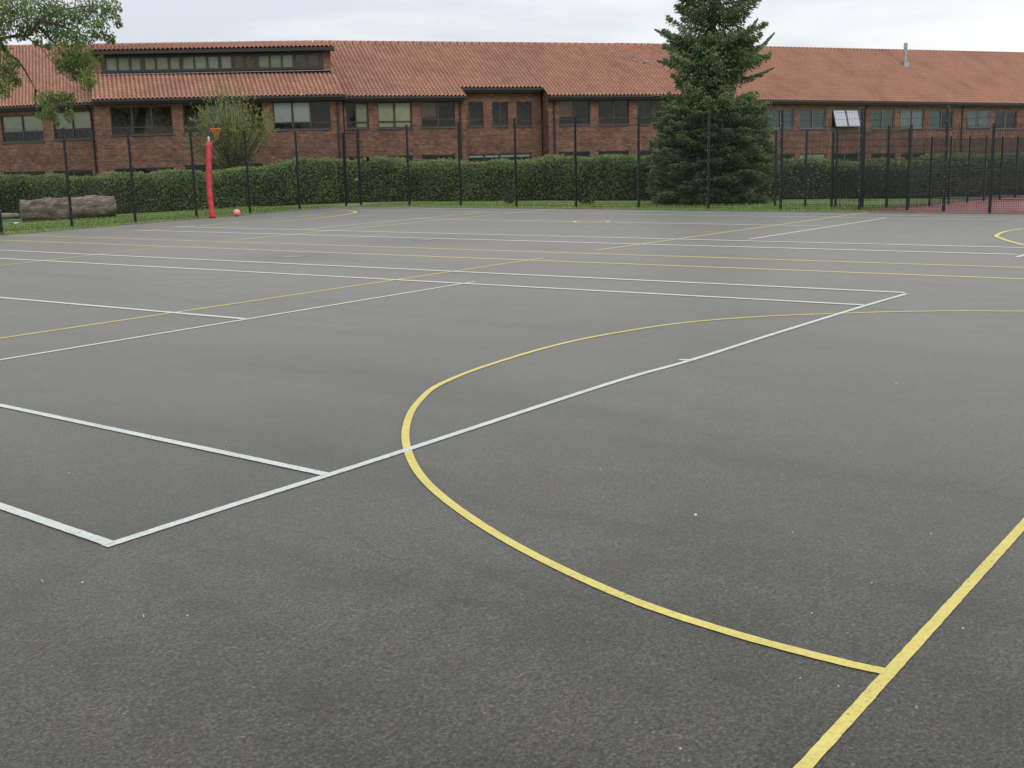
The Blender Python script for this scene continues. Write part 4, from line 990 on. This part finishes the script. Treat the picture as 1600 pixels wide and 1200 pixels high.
def chip_mesh(r, seed):
    rg = np.random.default_rng(seed); me = MB(); n = 8
    ring = [np.array([math.cos(t)*r*rg.uniform(.7, 1.2), math.sin(t)*r*rg.uniform(.6, 1.0), r*.15]) for t in np.linspace(0, 6.283, n, endpoint=False)]
    up = [p*[.6, .6, 0]+[0, 0, r*rg.uniform(.6, .9)] for p in ring]
    for i in range(n):
        j = (i+1) % n; me.quad([ring[i]*[1, 1, 0], ring[j]*[1, 1, 0], ring[j], ring[i]]); me.quad([ring[i], ring[j], up[j], up[i]])
    me.quad(up); return me
for i, (px, py, r) in enumerate(((1087, 805, .0095), (1238, 832, .005), (1455, 834, .006), (1362, 911, .005), (1268, 958, .005), (1505, 982, .006), (1310, 1072, .0045), (1250, 1060, .004), (1432, 1105, .005), (1063, 1170, .0045), (129, 910, .007), (293, 962, .005), (108, 739, .006), (353, 690, .006), (938, 733, .006), (1400, 600, .009))):
    p = ground(px, py); o = chip_mesh(r*(1 if i == 0 else .8), i).build('stone_chip', STONE); o.location = (p[0], p[1], 0); o.rotation_euler[2] = i*1.7
    if i == 0: tag(o, 'largest white stone chip lying inside the yellow shooting circle', 'stone', 'pale stone chips on the court')
    else: tag(o, 'tiny pale stone chip lying on the dark asphalt', 'stone', 'pale stone chips on the court')
STRAW = simple('straw', (.38, .33, .20), .8, .2, 20)
for i, (px, py, a, L) in enumerate(((1482, 531, .3, .16), (225, 964, 1.0, .03), (66, 909, 1.2, .03))):
    p = ground(px, py); g = MB(); d = np.array([math.cos(a), math.sin(a), 0]); g.tube([-d*L/2+[0, 0, .004], np.array([0, .004, .007]), d*L/2+[0, 0, .004]], .0025, 5)
    o = g.build('dry_stalk', STRAW); o.location = (p[0], p[1], 0); tag(o, 'thin straw coloured stalk lying on the dark asphalt', 'stalk', 'dry stalks on the court')
WEED = leafmat('weed_leaf', [(.1, (.02, .05, .012)), (.6, (.05, .10, .02)), (1, (.09, .15, .04))], 3, .3)
for px, py, n, r, hgt, lab in ((796, 319, 160, .28, .35, 'leafy weed clump in the grass beside a fence post left of centre'), (917, 319, 140, .32, .26, 'low dark weed clump on the grass right of the middle fence post'), (1010, 312, 420, .6, .75, 'small pale green shrub at the left foot of the conifer')):
    p = ground(px, py); C = RNG.normal(0, 1, (n, 3)); C = unit(C)*RNG.random((n, 1))**.5*[r, r, hgt/2]; C[:, 2] += hgt/2
    o = leaf_mesh('weed_clump' if n < 300 else 'small_shrub', C, RNG.uniform(.07, .16, n), RNG.uniform(.03, .07, n), WEED, None, C*[1, 1, .3]+[0, 0, .25]); o.location = p; tag(o, lab, 'weed' if n < 300 else 'shrub')

# ------------------------------------------------------------------ grass blades along the strips behind the fences (nobody could count them)
GR = leafmat('grass_blade', [(.05, (.15, .17, .06)), (.4, (.19, .28, .065)), (.75, (.24, .36, .085)), (1, (.33, .36, .15))], .8, .3)
def strip(path, dep0, dep1, n, h):
    P = np.array(path); seg = np.linalg.norm(np.diff(P, axis=0), axis=1); cum = np.r_[0, np.cumsum(seg)]; s = RNG.random(n)*cum[-1]
    q = np.stack([np.interp(s, cum, P[:, i]) for i in range(3)], 1); i = np.clip(np.searchsorted(cum, s)-1, 0, len(seg)-1); d = np.diff(P, axis=0)[i]/seg[i][:, None]
    nn = np.stack([-d[:, 1], d[:, 0], 0*d[:, 0]], 1); nn *= np.sign((nn*(P[i]-CAM)).sum(1))[:, None]
    q = q+nn*(dep0+(dep1-dep0)*RNG.random(n)**1.3)[:, None]; q[:, 2] = -.02
    return q
C = np.vstack([strip([CORN+dl*40, CORN], .16, 5.5, 26000, .1), strip([CORN, CORN+db*45], .16, 4.5, 26000, .1)])
rel = (C[:, :2]-q0[:2]); inside = ((rel@db[:2]) > -.3) & ((C[:, :2]-rA[:2])@off[:2] > 0)
C = C[~inside]; n = len(C); hh = RNG.uniform(.04, .11, n)
C[:, 2] += hh*.45
leaf_mesh('grass', C, hh, RNG.uniform(.012, .03, n), GR, None, np.column_stack([RNG.normal(0, .35, n), RNG.normal(0, .35, n), np.ones(n)]))
tag(bpy.data.objects['grass'], 'short green grass growing along the strips behind the fences', 'grass', kind='stuff')
# fallen leaves in the grass by the log
LF = leafmat('fallen_leaf', [(.1, (.10, .07, .03)), (.6, (.22, .17, .09)), (1, (.36, .31, .20))], 3, .1)
C = strip([CORN+dl*22, CORN+dl*1], .1, 3.2, 260, 0); C[:, 2] = .045
leaf_mesh('fallen_leaves', C, RNG.uniform(.06, .13, len(C)), RNG.uniform(.04, .08, len(C)), LF, None, np.column_stack([RNG.normal(0, 1, len(C)), RNG.normal(0, 1, len(C)), RNG.normal(0, .2, len(C))]))
tag(bpy.data.objects['fallen_leaves'], 'scattered dry leaves lying in the grass by the log', 'leaves', kind='stuff')
